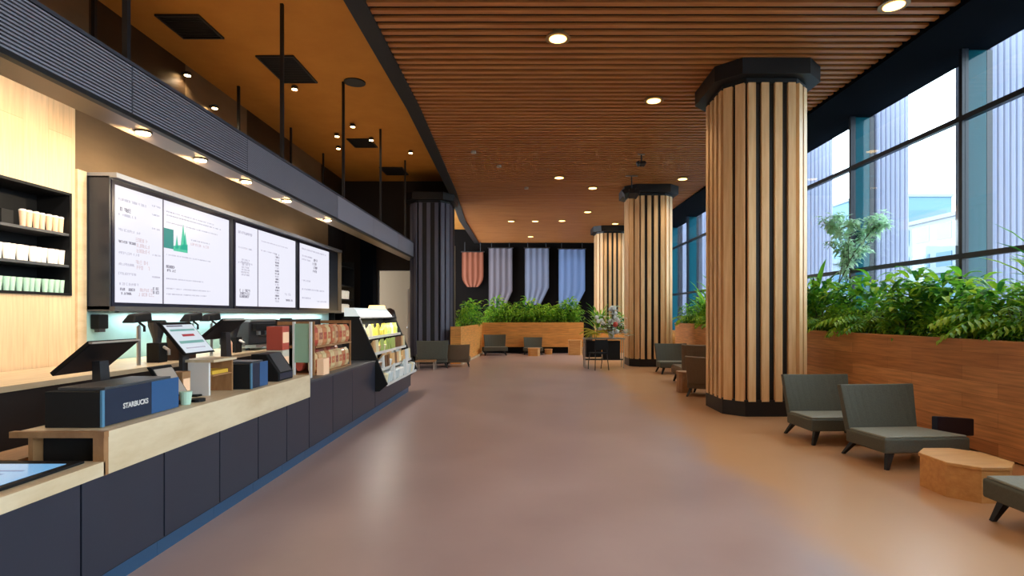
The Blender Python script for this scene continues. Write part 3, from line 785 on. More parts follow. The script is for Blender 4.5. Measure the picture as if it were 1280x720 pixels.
# flower stand group
st = empty('flower_stand', (2.2, 15.8, 0), 'light metal framed stand with black bins in the middle distance', 'stand')
B(1.6, 2.75, 15.6, 16.0, .80, .84).build('top', 'steel', st)
for x in (1.62, 2.70):
    for y in (15.62, 15.96): B(x, x+.025, y, y+.025, 0, .8).build('leg', 'steel', st)
B(1.68, 2.1, 15.64, 15.94, .3, .76).build('black_bin', 'black_plastic', st); B(2.16, 2.62, 15.64, 15.94, .25, .76).build('black_bin', 'black_matte', st)
B(1.62, 2.72, 15.64, 15.96, .22, .25).build('shelf', 'gunmetal', st)
vs = empty('flower_vase', (2.4, 15.8, .84), 'tall bouquet of white flowers with a red bloom on the metal stand', 'flowers')
MB().lathe([(.07, .84), (.09, .95), (.05, 1.05)], (2.4, 15.8, 0), 14).build('vase', 'pot_white', vs)
lf = MB(); fl = MB(); stm = MB()
for k in range(64):
    a = rnd.uniform(0, 6.28); r = rnd.uniform(0, .5); z = rnd.uniform(1.0, 1.75)-r*.5
    p = (2.45+r*math.cos(a)*(1.0 if z < 1.5 else .5), 15.8+r*math.sin(a)*.6, z)
    stm.tube([(2.4, 15.8, 1.0), p], .006, 4)
    if k % 2: leaf(lf, p, a, .7, .22, .07, .7)
    if k % 3 == 0: fl.sphere(p, .06, 6)
    else:
        for q in range(4): leaf(fl, p, a+q*1.57, .3, .14, .08, .3, .1, 2)
stm.build('stems', 'stem', vs); lf.build('leaves', 'leaf_pale', vs); fl.build('white_blossoms', 'flower_white', vs)
MB().sphere((2.47, 15.55, 1.22), .075, 8).build('red_bloom', 'flower_red', vs)
yp = dup(protos[3], (1.95, 15.8, .84), 1, 'yellow green plant in a pot on the left of the metal stand', 'stand plant', .75, 'yellow_pot_plant')
yp.data = yp.data.copy(); yp.data.materials[0] = M['leaf_yellow']; yp.data.materials[1] = M['leaf_yellow']; del yp['group']
def side_chair(x, y, rz, label):
    t = empty('slim_chair', (0, 0, 0), label, 'chair')
    B(-.2, .2, -.2, .2, .43, .47).build('seat', 'black_plastic', t, .008)
    MB().extr_y([(-.2, .55), (.2, .55), (.18, .82), (-.18, .82)], .19, .215).build('backrest', 'black_plastic', t, .004)
    for sx in (-1, 1):
        MB().tube([(sx*.17, -.17, .43), (sx*.2, -.2, .2), (sx*.19, -.24, 0)], .012, 6).build('leg', 'gunmetal', t)
        MB().tube([(sx*.17, .2, .84), (sx*.17, .19, .43), (sx*.2, .24, 0)], .012, 6).build('leg', 'gunmetal', t)
    t.location = (x, y, 0); t.rotation_euler = (0, 0, rz); return t
side_chair(1.95, 15.2, PI+.3, 'slim black chair with thin curved legs before the metal stand')

# ------------------------------------------------------------------ bar front counter
CX = -2.25
def cabinet(y0, y1, z1, label, name='counter_cabinet'):
    t = empty(name, (CX-.3, (y0+y1)/2, 0), label, 'cabinet')
    B(CX-.72, CX-.025, y0+.001, y1-.001, .1, z1).build('body', 'navy_seam', t)
    B(CX-.023, CX, y0+.006, y1-.006, .12, z1).build('front_panel', 'navy_laminate', t, .002)
    B(CX-.68, CX-.045, y0+.001, y1-.001, 0, .1).build('toe_kick', 'kick_blue', t)
    return t
seams = [.36, .98, 1.6, 2.22, 2.83, 3.48, 4.11, 4.70, 5.26, 5.8]
nm = ['farthest out of frame on the left', 'second out of frame on the left', 'out of frame before the tablet', 'at the left frame edge under the tablet', 'under the wood edge below the first blue cash drawer',
      'below the lighter end of the first blue cash drawer', 'below the white counter stand', 'below the second cash drawer', 'last one under the pale wood counter']
for i, (a, b) in enumerate(zip(seams, seams[1:])):
    cabinet(a, b, .64, 'navy bar cabinet ' + nm[i])
cabinet(5.8, 6.51, .79, 'taller navy bar cabinet just past the end of the pale wood edge')
cabinet(6.51, 7.24, .79, 'taller navy bar cabinet under the snack rack')
cabinet(7.24, 8.33, .79, 'wide navy bar cabinet left of the open display case')
cabinet(8.33, 10.9, .34, 'low navy cabinet under the open display case')
lw = empty('low_worktop', (-2.6, 1.5, .64), 'low pale wood worktop holding the tablet at the left frame edge', 'worktop')
B(CX-.73, CX+.012, .3, 2.98, .645, .72).build('board', 'counter_wood', lw, .003)
tag(B(CX-.73, -2.73, 3.0, 5.8, .645, .72).build('rear_worktop', 'counter_edge_wood', None), 'lower brown worktop behind the raised pale counter', 'worktop')
rc = empty('raised_counter', (-2.5, 4.4, .64), 'raised pale wood counter with an open cubby at its near end', 'worktop')
B(CX-.03, CX+.012, 3.0, 5.798, .645, .875).build('front_board', 'counter_wood', rc, .002)
B(-2.72, CX-.031, 3.0, 5.798, .845, .875).build('top_board', 'counter_wood', rc, .002)
c = MB(); c.box(-2.66, -2.635, 2.99, 3.4, .668, .845).box(-2.635, CX-.031, 2.99, 3.4, .645, .667).box(-2.66, -2.635, 2.99, 3.4, .645, .667)
c.build('cubby_frame', 'counter_edge_wood', rc)
B(-2.63, CX-.035, 3.05, 3.4, .668, .844).build('cubby_inside', 'black_matte', rc)
B(-2.74, CX+.014, 2.965, 2.999, .845, .877).build('top_nosing', 'counter_edge_wood', rc)
B(CX-.045, CX+.012, 2.965, 2.999, .645, .845).build('end_board', 'counter_edge_wood', rc)
tag(B(CX-.73, CX+.008, 5.80, 8.33, .79, .815).build('dark_worktop', 'grey_plastic', None, .002), 'dark grey worktop under the snack rack', 'worktop')

# tablet
tb = empty('counter_tablet', (-2.53, 2.5, .72), 'flat touch screen tablet lying on the low worktop with a blue lit screen', 'tablet')
B(-2.75, -2.31, 2.15, 2.93, .721, .735).build('casing', 'black_plastic', tb, .004)
B(-2.71, -2.35, 2.2, 2.86, .735, .737).build('display', 'tablet_screen', tb)
s = MB()
for k in range(8): s.box(-2.66+.04*(k % 3), -2.6+.05*(k % 4), 2.3+.06*k, 2.32+.06*k, .7372, .7375)
s.build('screen_text', 'tablet_ink', tb)

# cash drawers
def drawer(x0, x1, y0, y1, z0, z1, label, bright=.6):
    t = empty('cash_drawer', ((x0+x1)/2, (y0+y1)/2, z0), label, 'cash drawer')
    B(x0, x1-.01, y0, y1, z0, z1-.006).build('casing', 'black_matte', t, .004)
    ym = y0+(y1-y0)*bright
    B(x1-.01, x1, y0+.02, ym, z0+.004, z1).build('front_panel', 'blue_drawer', t)
    B(x1-.01, x1+.001, y0, y0+.02, z0+.002, z1).build('edge_strip', 'light_blue_edge', t)
    B(x1-.01, x1, ym+.002, y1, z0+.004, z1).build('bright_panel', 'blue_drawer_bright', t)
    B(x0+.03, x1-.02, y0+.05, y1-.05, z1-.006, z1+.012).build('lid', 'grey_plastic', t, .003)
    return t
ZT = .876
d1 = drawer(-2.65, -2.335, 3.08, 3.76, ZT, 1.08, 'first blue fronted cash drawer with white lettering, at the counter end')
cu = bpy.data.curves.new('lettering', 'FONT'); cu.body = 'STARBUCKS'; cu.size = .042; cu.extrude = .0005; cu.offset = .0012
tmp = bpy.data.objects.new('tmp_text', cu); col.objects.link(tmp)
bpy.context.view_layer.update()
me = bpy.data.meshes.new_from_object(tmp); bpy.data.objects.remove(tmp)
lo = bpy.data.objects.new('lettering', me); col.objects.link(lo); me.materials.append(M['white_plastic']); lo.parent = [c for c in d1.children if c.name.startswith('front_panel')][0]
lo.rotation_euler = (PI/2, 0, PI/2)
lo.location = Vector((-2.333, 3.24, .955))-ORG[d1.name]
wd = max(v.co.x for v in me.vertices)-min(v.co.x for v in me.vertices); lo.scale = (.215/wd, 1, 1)
d2 = drawer(-2.56, -2.29, 4.66, 4.96, ZT, 1.09, 'second cash drawer with blue grey front, right of the white stand', .5)

# registers
def register(y0, y1, xt, zt, xb, zb, label, post=(-2.74, .0), th=.03, face='black_plastic'):
    t = empty('till_monitor', ((xt+xb)/2, (y0+y1)/2, .72), label, 'monitor')
    T = Vector((xt, 0, zt)); Bm = Vector((xb, 0, zb)); n = Vector((-(zt-zb), 0, (xt-xb))).normalized()
    def slab(o0, o1, ya, yb, ins=0):
        u = (T-Bm).normalized(); a = Bm+u*ins; b = T-u*ins
        pl = [a+n*o0, b+n*o0, b+n*o1, a+n*o1]
        m_ = MB(); m_.loft([[(p.x, yb, p.z) for p in pl], [(p.x, ya, p.z) for p in pl]]); return m_
    slab(0, th, y0, y1).build('shell', 'black_plastic', t, .004)
    slab(th, th+.003, y0+.015, y1-.015, .015).build('display', 'grey_plastic', t)
    B(xt-.012, xt+.012, y0, y1, zt+.004, zt+.016).build('top_edge', 'beige_plastic', t)
    ym = (y0+y1)/2; xm = (xt+xb)/2+.02; zm = (zt+zb)/2-.02
    MB().loft([[(xm-.02, ym-.05, .735), (xm+.05, ym-.05, .735), (xm+.05, ym+.05, .735), (xm-.02, ym+.05, .735)], [(xm-.03, ym-.04, zm), (xm+.02, ym-.04, zm), (xm+.02, ym+.04, zm), (xm-.03, ym+.04, zm)]]).build('stand', 'gunmetal', t)
    B(xm-.1, xm+.1, ym-.1, ym+.1, .72, .735).build('foot', 'black_plastic', t)
    return t
register(3.52, 3.96, -2.74, 1.31, -2.98, 1.11, 'till monitor seen from behind, above the first cash drawer')
register(5.15, 5.55, -2.78, 1.44, -3.0, 1.26, 'till monitor seen from behind, farther along near the snack rack')
def custdisp(x, y0, y1, zb, zt, lean, scr, label, marks=None, base=ZT):
    t = empty('customer_display', (x, (y0+y1)/2, base), label, 'display')
    pl = [(x-.03, zb), (x, zb), (x-lean, zt), (x-lean-.03, zt)]
    MB().extr_y(pl, y0, y1).build('shell', 'black_plastic', t, .003)
    u = .92
    pl = [(x-.001-lean*.06, zb+(zt-zb)*.06), (x+.003-lean*.06, zb+(zt-zb)*.06), (x+.003-lean*u, zb+(zt-zb)*u), (x-.001-lean*u, zb+(zt-zb)*u)]
    MB().extr_y(pl, y0+.012, y1-.012).build('display', scr, t)
    if marks:
        mbs = {}
        for (a, b, c_, d_, mm) in marks:
            pl = [(x+.0032-lean*c_, zb+(zt-zb)*c_), (x+.0042-lean*c_, zb+(zt-zb)*c_), (x+.0042-lean*d_, zb+(zt-zb)*d_), (x+.0032-lean*d_, zb+(zt-zb)*d_)]
            mbs.setdefault(mm, MB()).extr_y(pl, y0+(y1-y0)*a, y0+(y1-y0)*b)
        for mm, q in mbs.items(): q.build('screen_marks', mm, [c for c in t.children if c.name.startswith('display')][0])
    ym = (y0+y1)/2
    B(x-lean*.5-.05, x-lean*.5-.02, ym-.04, ym+.04, base, zb+(zt-zb)*.4).build('stand', 'gunmetal', t)
    B(x-lean*.5-.12, x+.01, ym-.08, ym+.08, base, base+.012).build('foot', 'black_plastic', t)
    return t
custdisp(-2.42, 3.8, 4.02, .93, 1.14, .13, 'beige_plastic', 'small beige tilted customer display just behind the first cash drawer')
mat('poster_white', (196, 200, 206), .4, emit=(190, 198, 206), es=.35); mat('poster_red', (190, 60, 70), .5); mat('poster_teal', (130, 184, 176), .5)
custdisp(-2.50, 4.12, 4.50, 1.20, 1.44, .2, 'poster_white', 'tilted customer screen with a pale page and red line, above the white stand',
         [(.1, .6, .86, .9, 'ink_dark'), (.35, .75, .55, .62, 'poster_red'), (.1, .9, .34, .42, 'poster_teal'), (.1, .9, .72, .78, 'poster_teal'), (.15, .8, .18, .22, 'ink_grey')], ZT)
# white stand
ws = empty('counter_stand', (-2.5, 4.45, ZT), 'small white and wood counter stand between the two cash drawers', 'stand')
B(-2.6, -2.44, 4.30, 4.325, ZT, 1.13).build('end_panel', 'white_plastic', ws)
B(-2.66, -2.40, 4.30, 4.64, 1.13, 1.15).build('top_shelf', 'counter_wood', ws)
B(-2.66, -2.42, 4.60, 4.62, ZT, 1.13).build('rear_panel', 'counter_edge_wood', ws)
B(-2.64, -2.42, 4.326, 4.60, 1.02, 1.03).build('middle_shelf', 'counter_edge_wood', ws)
mat('yellow_card', (222, 176, 60), .5)
B(-2.62, -2.44, 4.35, 4.58, 1.031, 1.06).build('yellow_leaflets', 'yellow_card', ws)
# receipt printer and tray
def printer(x0, x1, y0, y1, z0, z1, label):
    t = empty('receipt_printer', ((x0+x1)/2, (y0+y1)/2, z0), label, 'printer')
    MB().extr_y([(x0, z0), (x1, z0), (x1, z0+.08), (x1-.12, z1), (x0, z1)], y0, y1).build('body', 'black_plastic', t, .008)
    B(x1, x1+.003, y0+.02, y1-.02, z0+.015, z0+.07).build('front_cover', 'blue_drawer', t)
    R = MB().extr_y([(x1-.004, z0+.088), (x1, z0+.085), (x1-.11, z1+.002), (x1-.114, z1)], y0+.04, y1-.04); R.build('slanted_screen', 'grey_plastic', t)
    return t
printer(-2.56, -2.30, 5.2, 5.52, ZT, 1.13, 'black receipt printer with slanted top left of the snack rack')
cup = MB().lathe([(.03, 0), (.04, .09)], (-2.36, 3.88, ZT), 14).build('paper_cup', 'cup_mint', None); tag(cup, 'small pale blue cup right beside the first cash drawer', 'cup')
wr = MB().lathe([(.05, 0), (.05, .02)], (-2.36, 4.02, ZT), 14).build('coin_tray', 'black_plastic', None); tag(wr, 'small black coin tray on the pale counter before the white stand', 'tray')
# brown bag and snack boxes on raised counter
def carton(x0, x1, y0, y1, z0, z1, m, label, nm='carton', cat='box'):
    t = empty(nm, ((x0+x1)/2, (y0+y1)/2, z0), label, cat)
    B(x0, x1, y0, y1, z0, z1).build('body', m, t, .003)
    B(x1, x1+.002, y0+.01, y1-.01, z0+(z1-z0)*.3, z0+(z1-z0)*.75).build('front_label', 'cup_peach', t); return t
carton(-2.6, -2.5, 4.07, 4.17, ZT, 1.08, 'counter_edge_wood', 'small brown carton just left of the white stand')
for k, (y, x, h, m) in enumerate([(4.7, -2.66, .1, 'bag0'), (4.80, -2.68, .14, 'bag2'), (4.9, -2.64, .09, 'bag4')]):
    carton(x-.07, x, y, y+.08, ZT, ZT+h+.1, m, ['orange snack box behind the second cash drawer', 'tall red snack box behind the second cash drawer', 'brown snack box behind the second cash drawer, right one'][k], 'snack_box')
# sign and goods at the left of the rack
sg = empty('mint_sign', (-2.40, 6.02, .815), 'upright mint green sign with pale frame left of the snack rack', 'sign')
B(-2.50, -2.34, 6.04, 6.06, .98, 1.40).build('panel', 'sign_mint', sg); B(-2.52, -2.50, 6.03, 6.07, .815, 1.42).build('frame_post', 'white_plastic', sg)
B(-2.34, -2.32, 6.03, 6.07, .815, 1.42).build('frame_post', 'white_plastic', sg)
for k, (y, z0, z1, m) in enumerate([(5.6, ZT, 1.14, 'case_tray'), (5.6, 1.141, 1.38, 'bag2')]):
    carton(-2.60, -2.44, y, y+.16, z0, z1, m, ['cream carton standing left of the mint sign', 'red brown carton stacked on the cream carton'][k])

# snack rack
rk = empty('snack_rack', (-2.6, 6.95, .815), 'two tier wooden snack rack packed with orange bags on the dark worktop', 'rack')
for z in (.815, 1.12): B(-2.78, -2.36, 6.28, 7.55, z, z+.02).build('tray', 'counter_edge_wood', rk)
for y in (6.25, 7.55):
    B(-2.39, -2.37, y, y+.02, .815, 1.42).build('post', 'counter_edge_wood', rk)
    B(-2.78, -2.39, y, y+.02, 1.38, 1.42).build('top_rail', 'counter_edge_wood', rk)
B(-2.80, -2.78, 6.25, 7.57, .815, 1.44).build('rear_panel', 'left_dark_wall', rk)
def bagmesh(w, h, d):
    mb = MB(); loops = []
    for t, th in ((0, .5), (.15, 1), (.5, 1.1), (.85, .8), (.97, .12), (1, .1)):
        loops.append([(-d/2*th, -w/2, t*h), (d/2*th, -w/2, t*h), (d/2*th*1.1, 0, t*h), (d/2*th, w/2, t*h), (-d/2*th, w/2, t*h)])
    return mb.loft(loops)
bagp = []
for i in range(6):
    o = bagmesh(.13, .23, .07).build('snack_bag', 'bag%d' % i, None); o.location = (0, 0, -50); bagp.append(o)
    ORG[o.name] = Vector((0, 0, 0)); B(.036, .0395, -.045, .045, .07, .15).build('front_label', 'bag%d' % ((i+3) % 6), o)
colr = ['orange', 'tan', 'red', 'cream', 'brown', 'light orange']
bu = [False]*6
def putbag(i, loc, tier):
    lb = '%s snack bag on the %s of the snack rack' % (colr[i], tier); gp = lb.replace('bag', 'bags')
    if not bu[i]: o = bagp[i]; bu[i] = True; o.location = loc; tag(o, lb, 'snack bag', gp)
    else: o = dup(bagp[i], loc, 0, lb, gp)
    o.rotation_euler = (0, 0, rnd.uniform(-.12, .12)); return o
for k in range(9):
    y = 6.36+.138*k
    putbag([0, 1, 5, 3][k % 4] if k else 2, (-2.42, y, 1.14), 'upper tier')
    putbag([1, 0, 5][k % 3], (-2.55, y, 1.145), 'rear of the upper tier')
    putbag([3, 1, 3, 5][k % 4], (-2.42, y, .835), 'front of the lower tier')
    putbag([2, 4, 0][k % 3], (-2.56, y, .865), 'rear of the lower tier')
for o in bpy.data.objects:
    if o.get('label', '').endswith('rear of the lower tier of the snack rack'): o.scale = (1, 1, 1.05)
tag(B(-2.36, -2.28, 6.30, 6.48, .815, 1.0).build('snack_carton', 'cup_peach', None, .004), 'peach carton at the left foot of the snack rack', 'box')

# open display case
dcase = empty('display_case', (-2.6, 9.6, .34), 'tall open chilled display case with sloping front and black ends', 'display case')
pl = [(-2.76, .345), (-2.2, .345), (-2.08, .45), (-2.5, 1.44), (-2.76, 1.44)]
for y in (8.38, 10.66): MB().extr_y(pl, y, y+.04).build('side_panel', 'black_matte', dcase)
B(-2.76, -2.72, 8.42, 10.66, .345, 1.44).build('rear_panel', 'black_matte', dcase)
def fx(z): return -2.08-(z-.45)*(.42/.99)
shz = [.44, .66, .90, 1.14]
for z in shz:
    B(-2.72, fx(z)-.03, 8.42, 10.66, z-.02, z).build('shelf', 'case_tray', dcase)
    B(fx(z)-.03, fx(z)-.02, 8.42, 10.66, z-.022, z+.02).build('price_rail', 'white_plastic', dcase)
B(-2.76, -2.5, 8.40, 10.68, 1.441, 1.47).build('top_panel', 'black_plastic', dcase)
MB().extr_y([(-2.74, 1.47), (-2.50, 1.47), (-2.60, 1.60), (-2.74, 1.60)], 8.42, 10.4).build('lit_header', 'case_header', dcase)
B(-2.78, -2.3, 8.42, 10.66, .345, .419).build('lower_body', 'black_matte', dcase)
l = bpy.data.lights.new('added_case_lamp', 'AREA'); l.shape = 'RECTANGLE'; l.size = .1; l.size_y = 2.1; l.energy = 14; l.color = (1, .95, .88)  # added lamp, brightens the goods in the case
o = bpy.data.objects.new('added_case_lamp', l); col.objects.link(o); o.parent = dcase; o.rotation_euler = (0, .5, 0)
o.location = Vector((-2.42, 9.5, 1.5))-ORG[dcase.name]
kinds = [('sandwich_pack', lambda: MB().loft([[(-.06, -.07, 0), (.06, -.07, 0), (.06, .07, 0), (-.06, .07, 0)], [(-.06, -.07, .02), (.05, -.07, .14), (.05, .07, .14), (-.06, .07, .02)]])),
         ('juice_bottle', lambda: MB().lathe([(.034, 0), (.036, .10), (.016, .145), (.018, .17)], n=10)),
         ('salad_tub', lambda: MB().lathe([(.05, 0), (.066, .06), (.07, .065), (.07, .075), (.02, .085)], n=12))]
kp = {}
pcol = ['yellow', 'cream', 'orange', 'white', 'brown', 'pale grey', 'green', 'tan']
lvl = ['bottom', 'second', 'third', 'top']
for si, z in enumerate(shz):
    for d in (0, 1) if si < 2 else (0,):
        y = 8.53
        while y < 10.58:
            ki = [2, 0, 0, 1][si] if rnd.random() < .75 else rnd.choice([0, 2])
            mi = rnd.choice([[3, 5, 1], [4, 3, 7, 1, 5], [2, 7, 1, 6, 4], [0, 0, 6, 1]][si])
            key = (ki, mi); lb = '%s %s on the %s shelf of the open display case' % (pcol[mi], kinds[ki][0].replace('_', ' '), lvl[si]); gp = lb
            x = fx(z)-.105-d*.16
            if key not in kp:
                o = kinds[ki][1]().build(kinds[ki][0], 'pack%d' % mi, None); o.location = (x, y, z+.001); ORG[o.name] = Vector((0, 0, 0)); kp[key] = o
                tag(o, lb, kinds[ki][0].split('_')[1], gp)
            else: o = dup(kp[key], (x, y, z+.001), 0, lb, gp)
            o.rotation_euler = (0, 0, rnd.uniform(-.1, .1)); o.scale = (1.15, 1.1, [2.0, 1.45, 1.45, 1.35][si] if ki != 1 else 1.2)
            y += .157
        

# ------------------------------------------------------------------ back counter equipment
def grinder(x, y, label, s=1.0):
    t = empty('coffee_grinder', (x, y, .91), label, 'coffee grinder')
    B(x-.09*s, x+.09*s, y-.09*s, y+.09*s, .91, 1.15).build('body', 'black_plastic', t, .01)
    MB().lathe([(.05*s, 1.15), (.055*s, 1.2), (.11*s, 1.36), (.11*s, 1.40)], (x, y, 0), 14).build('hopper', 'gunmetal', t)
    MB().lathe([(.115*s, 1.40), (.1*s, 1.43)], (x, y, 0), 14).build('lid', 'black_plastic', t)
    MB().tube([(x+.09*s, y, 1.10), (x+.16*s, y, 1.06), (x+.16*s, y, 1.0)], .02, 8).build('spout', 'steel', t)
    return t
grinder(-4.55, 6.9, 'coffee grinder on the back counter, behind the first till monitor', .9)
def tap(x, y, label):
    t = empty('tap_tower', (x, y, .91), label, 'tap')
    MB().tube([(x, y, .91), (x, y, 1.36), (x+.02, y, 1.40)], .022, 8).build('column', 'steel', t)
    MB().loft([[(x-.10, y-.16, 1.40), (x+.06, y-.16, 1.40), (x+.06, y+.16, 1.42), (x-.10, y+.16, 1.42)], [(x-.06, y-.10, 1.50), (x+.04, y-.10, 1.50), (x+.04, y+.17, 1.53), (x-.06, y+.17, 1.53)]]).build('head', 'black_plastic', t, .02)
    MB().tube([(x+.04, y-.05, 1.41), (x+.1, y-.05, 1.36), (x+.1, y-.05, 1.3)], .014, 8).build('spout', 'black_plastic', t)
    return t
tap(-4.5, 6.5, 'black headed tap tower on the back counter, first from the pine wall')
tap(-4.5, 7.55, 'black headed tap tower on the back counter, second from the pine wall')
tap(-4.5, 8.0, 'black headed tap tower on the back counter, third from the pine wall')
es = empty('espresso_machine', (-4.75, 9.6, .91), 'black and steel espresso machine on the back counter below the middle screen', 'espresso machine')
B(-5.0, -4.5, 9.1, 10.1, 1.0, 1.38).build('body', 'gunmetal', es, .02)
B(-5.0, -4.4, 9.12, 10.08, .95, 1.0).build('drip_tray', 'steel', es)
B(-4.98, -4.5, 9.15, 10.05, 1.38, 1.42).build('cup_rail', 'steel', es)
for y in (9.3, 9.6, 9.9):
    hh = MB().tube([(-4.45, y, 1.22), (-4.45, y, 1.16)], .035, 10).build('group_head', 'steel', es)
    MB().tube([(-4.45, y, 1.15), (-4.32, y, 1.13)], .013, 6).build('portafilter', 'black_plastic', hh)
for x in (-4.95, -4.55):
    for y in (9.15, 10.05): B(x-.02, x+.02, y-.02, y+.02, .91, .95).build('foot', 'black_plastic', es)
B(-4.47, -4.42, 9.15, 10.05, 1.24, 1.34).build('control_panel', 'black_plastic', es)
grinder(-4.55, 8.7, 'coffee grinder on the back counter, left of the espresso machine')
grinder(-4.55, 10.6, 'coffee grinder on the back counter, right of the espresso machine')
kn = empty('knock_box', (-4.45, 7.1, .91), 'dark brown box on the back counter behind the tilted customer screen', 'box')
B(-4.6, -4.36, 7.15, 7.4, .91, 1.22).build('body', 'urn_brown', kn, .01); B(-4.6, -4.36, 7.15, 7.4, 1.22, 1.25).build('lid', 'grey_plastic', kn)
wd_ = empty('wall_dispenser', (-5.3, 6.98, 1.34), 'small black dispenser fixed to the tiled wall under the housing edge', 'dispenser')
B(-5.39, -5.28, 6.92, 7.08, 1.32, 1.50).build('body', 'black_plastic', wd_, .01); B(-5.36, -5.30, 6.95, 7.05, 1.28, 1.32).build('nozzle', 'grey_plastic', wd_)
for k, (y, m, h) in enumerate([(8.25, 'bag4', .2), (8.38, 'cup_peach', .16), (11.2, 'bag0', .25), (11.5, 'case_tray', .2), (11.8, 'bag2', .22), (12.3, 'bag3', .24), (12.7, 'bag4', .22)]):
    t = empty('syrup_bottle', (-4.45, y, .91), 'syrup bottle on the back counter, ' + ['left of the near grinder', 'peach one by the near grinder', 'orange one past the far grinder', 'pale one past the far grinder', 'red one farther along', 'cream one farther along', 'brown one farthest along'][k], 'bottle')
    MB().lathe([(.045, .91), (.045, .91+h), (.018, .97+h), (.018, 1.02+h)], (-4.45, y, 0), 12).build('body', m, t)
    MB().lathe([(.022, 1.02+h), (.022, 1.05+h)], (-4.45, y, 0), 10).build('pump', 'black_plastic', t)

# shelf of lit goods past the screens, post, passage goods
sh = empty('lit_shelf', (-5.2, 16.4, 0), 'dark shelf unit with two lit shelves past the last menu screen', 'shelf')
B(-5.95, -5.9, 15.5, 17.2, 0, 3.1).build('rear_panel', 'black_matte', sh)
for z in (1.2, 1.55, 1.95, 2.35, 2.9): B(-5.9, -5.3, 15.5, 17.2, z-.03, z).build('shelf_board', 'black_plastic', sh)
for y in (15.46, 17.2): B(-5.95, -5.3, y, y+.04, 0, 3.1).build('side_panel', 'black_plastic', sh)
for z in (1.9, 2.3): B(-5.85, -5.82, 15.6, 17.1, z-.25, z-.05).build('light_strip', 'lamp_shade', sh)
p = None
for z, t_ in ((1.56, 'lower'), (1.96, 'upper')):
    for k in range(7):
        if p is None:
            p = MB().lathe([(.06, 0), (.07, .22), (.03, .25)], n=12).build('white_canister', 'cup_white', None); ORG[p.name] = Vector((0, 0, 0)); p.location = (-5.4, 15.65+.2*k, z)
            tag(p, 'white canister on the %s lit shelf past the screens' % t_, 'canister', 'canisters on the %s lit shelf' % t_)
        else: dup(p, (-5.4, 15.65+.2*k, z), 0, 'white canister on the %s lit shelf past the screens' % t_, 'canisters on the %s lit shelf' % t_)
post = empty('dark_post', (-4.9, 17.9, 0), 'dark navy steel post beside the lit shelf', 'post')
B(-5.25, -4.85, 17.7, 18.1, 0.02, 4.2).build('shaft', 'navy_beam', post); B(-5.3, -4.8, 17.65, 18.15, 0, .02).build('foot_plate', 'black_paint', post)
cb2 = empty('pickup_counter', (-4.1, 16.4, 0), 'dark low pick up counter in front of the passage', 'counter')
B(-4.8, -3.85, 16.0, 16.6, .0, 1.0).build('body', 'left_dark_wall', cb2); B(-4.85, -3.8, 15.95, 16.65, 1.0, 1.04).build('worktop', 'grey_plastic', cb2)
lp = empty('counter_lamp', (-4.35, 16.3, 1.04), 'warm glowing lamp with a wide shade on the pick up counter', 'lamp')
MB().lathe([(.09, 1.04), (.09, 1.06), (.015, 1.08), (.015, 1.5)], (-4.35, 16.3, 0), 14).build('stand', 'gunmetal', lp)
MB().lathe([(.30, 1.5), (.22, 1.76)], (-4.35, 16.3, 0), 18).build('shade', 'lamp_shade', lp)
ur = empty('coffee_urn', (-3.95, 16.3, 1.04), 'dark brown rounded urn beside the glowing lamp', 'urn')
MB().lathe([(.12, 1.04), (.17, 1.15), (.2, 1.4), (.14, 1.62), (.04, 1.68)], (-3.98, 16.3, 0), 16).build('body', 'urn_brown', ur, 0, True)
MB().tube([(-3.98, 16.1, 1.15), (-3.98, 16.05, 1.12), (-3.98, 16.05, 1.08)], .02, 8).build('tap', 'steel', ur)
B(-4.3, -4.0, 18.9, 19.6, 0, 0.01)

# ------------------------------------------------------------------ outside
struct(B(6.4, 80, -30, 110, -.3, -.2), 'ground', 'ext_ground')
for i, y in enumerate(MY):
    if y < 2: continue
    t = empty('outdoor_pillar', (6.95, y+.6, -.2), ['', ''][0] or 'pale lilac fluted pillar outside the right windows', 'pillar', 'fluted pillars outside the windows')
    mb = MB(); P = []
    x0, x1, y0, y1 = 6.62, 7.25, y+.3, y+.95; n = 7
    for (ax, ay), (bx2, by2) in [((x0, y0), (x1, y0)), ((x1, y0), (x1, y1)), ((x1, y1), (x0, y1)), ((x0, y1), (x0, y0))]:
        ux, uy = bx2-ax, by2-ay; l = math.hypot(ux, uy); nx, ny = uy/l, -ux/l
        for k in range(n):
            for q, off in ((0, 0), (.25, .012), (.75, .012)):
                s_ = (k+q)/n; P.append((ax+ux*s_+nx*off, ay+uy*s_+ny*off))
    mb.prism(P, -.2, 8); mb.build('shaft', 'fluted_lilac', t)
    B(x0-.06, x1+.06, y0-.06, y1+.06, 8.0, 8.1).build('top_slab', 'ext_white', t)
bl = [(17, 24, 14, 24, 3.2, 'low pale blue building across the street', 'ext_blue'), (26, 34, 26, 44, 7.5, 'white office building across the street', 'ext_white'),
      (14, 20, 30, 46, 4.2, 'pale building far down the street', 'ext_white'), (30, 38, 50, 80, 12, 'tall pale block at the end of the street', 'ext_blue')]
for x0, x1, y0, y1, h, lb, m in bl:
    t = empty('street_building', ((x0+x1)/2, (y0+y1)/2, -.2), lb, 'building')
    B(x0, x1, y0, y1, -.2, h).build('wall', m, t)
    B(x0-.1, x1+.1, y0-.1, y1+.1, h, h+.25).build('roof', 'ext_white', t)
    z = .8
    while z < h-1:
        yy = y0+.6
        f = MB()
        while yy < y1-1.5: f.box(x0-.04, x0, yy, yy+1.3, z, z+1); yy += 1.9
        f.box(x0+.5, x1-.5, y0-.04, y0, z, z+1)
        f.build('window_row', 'ext_window', t); z += 1.8

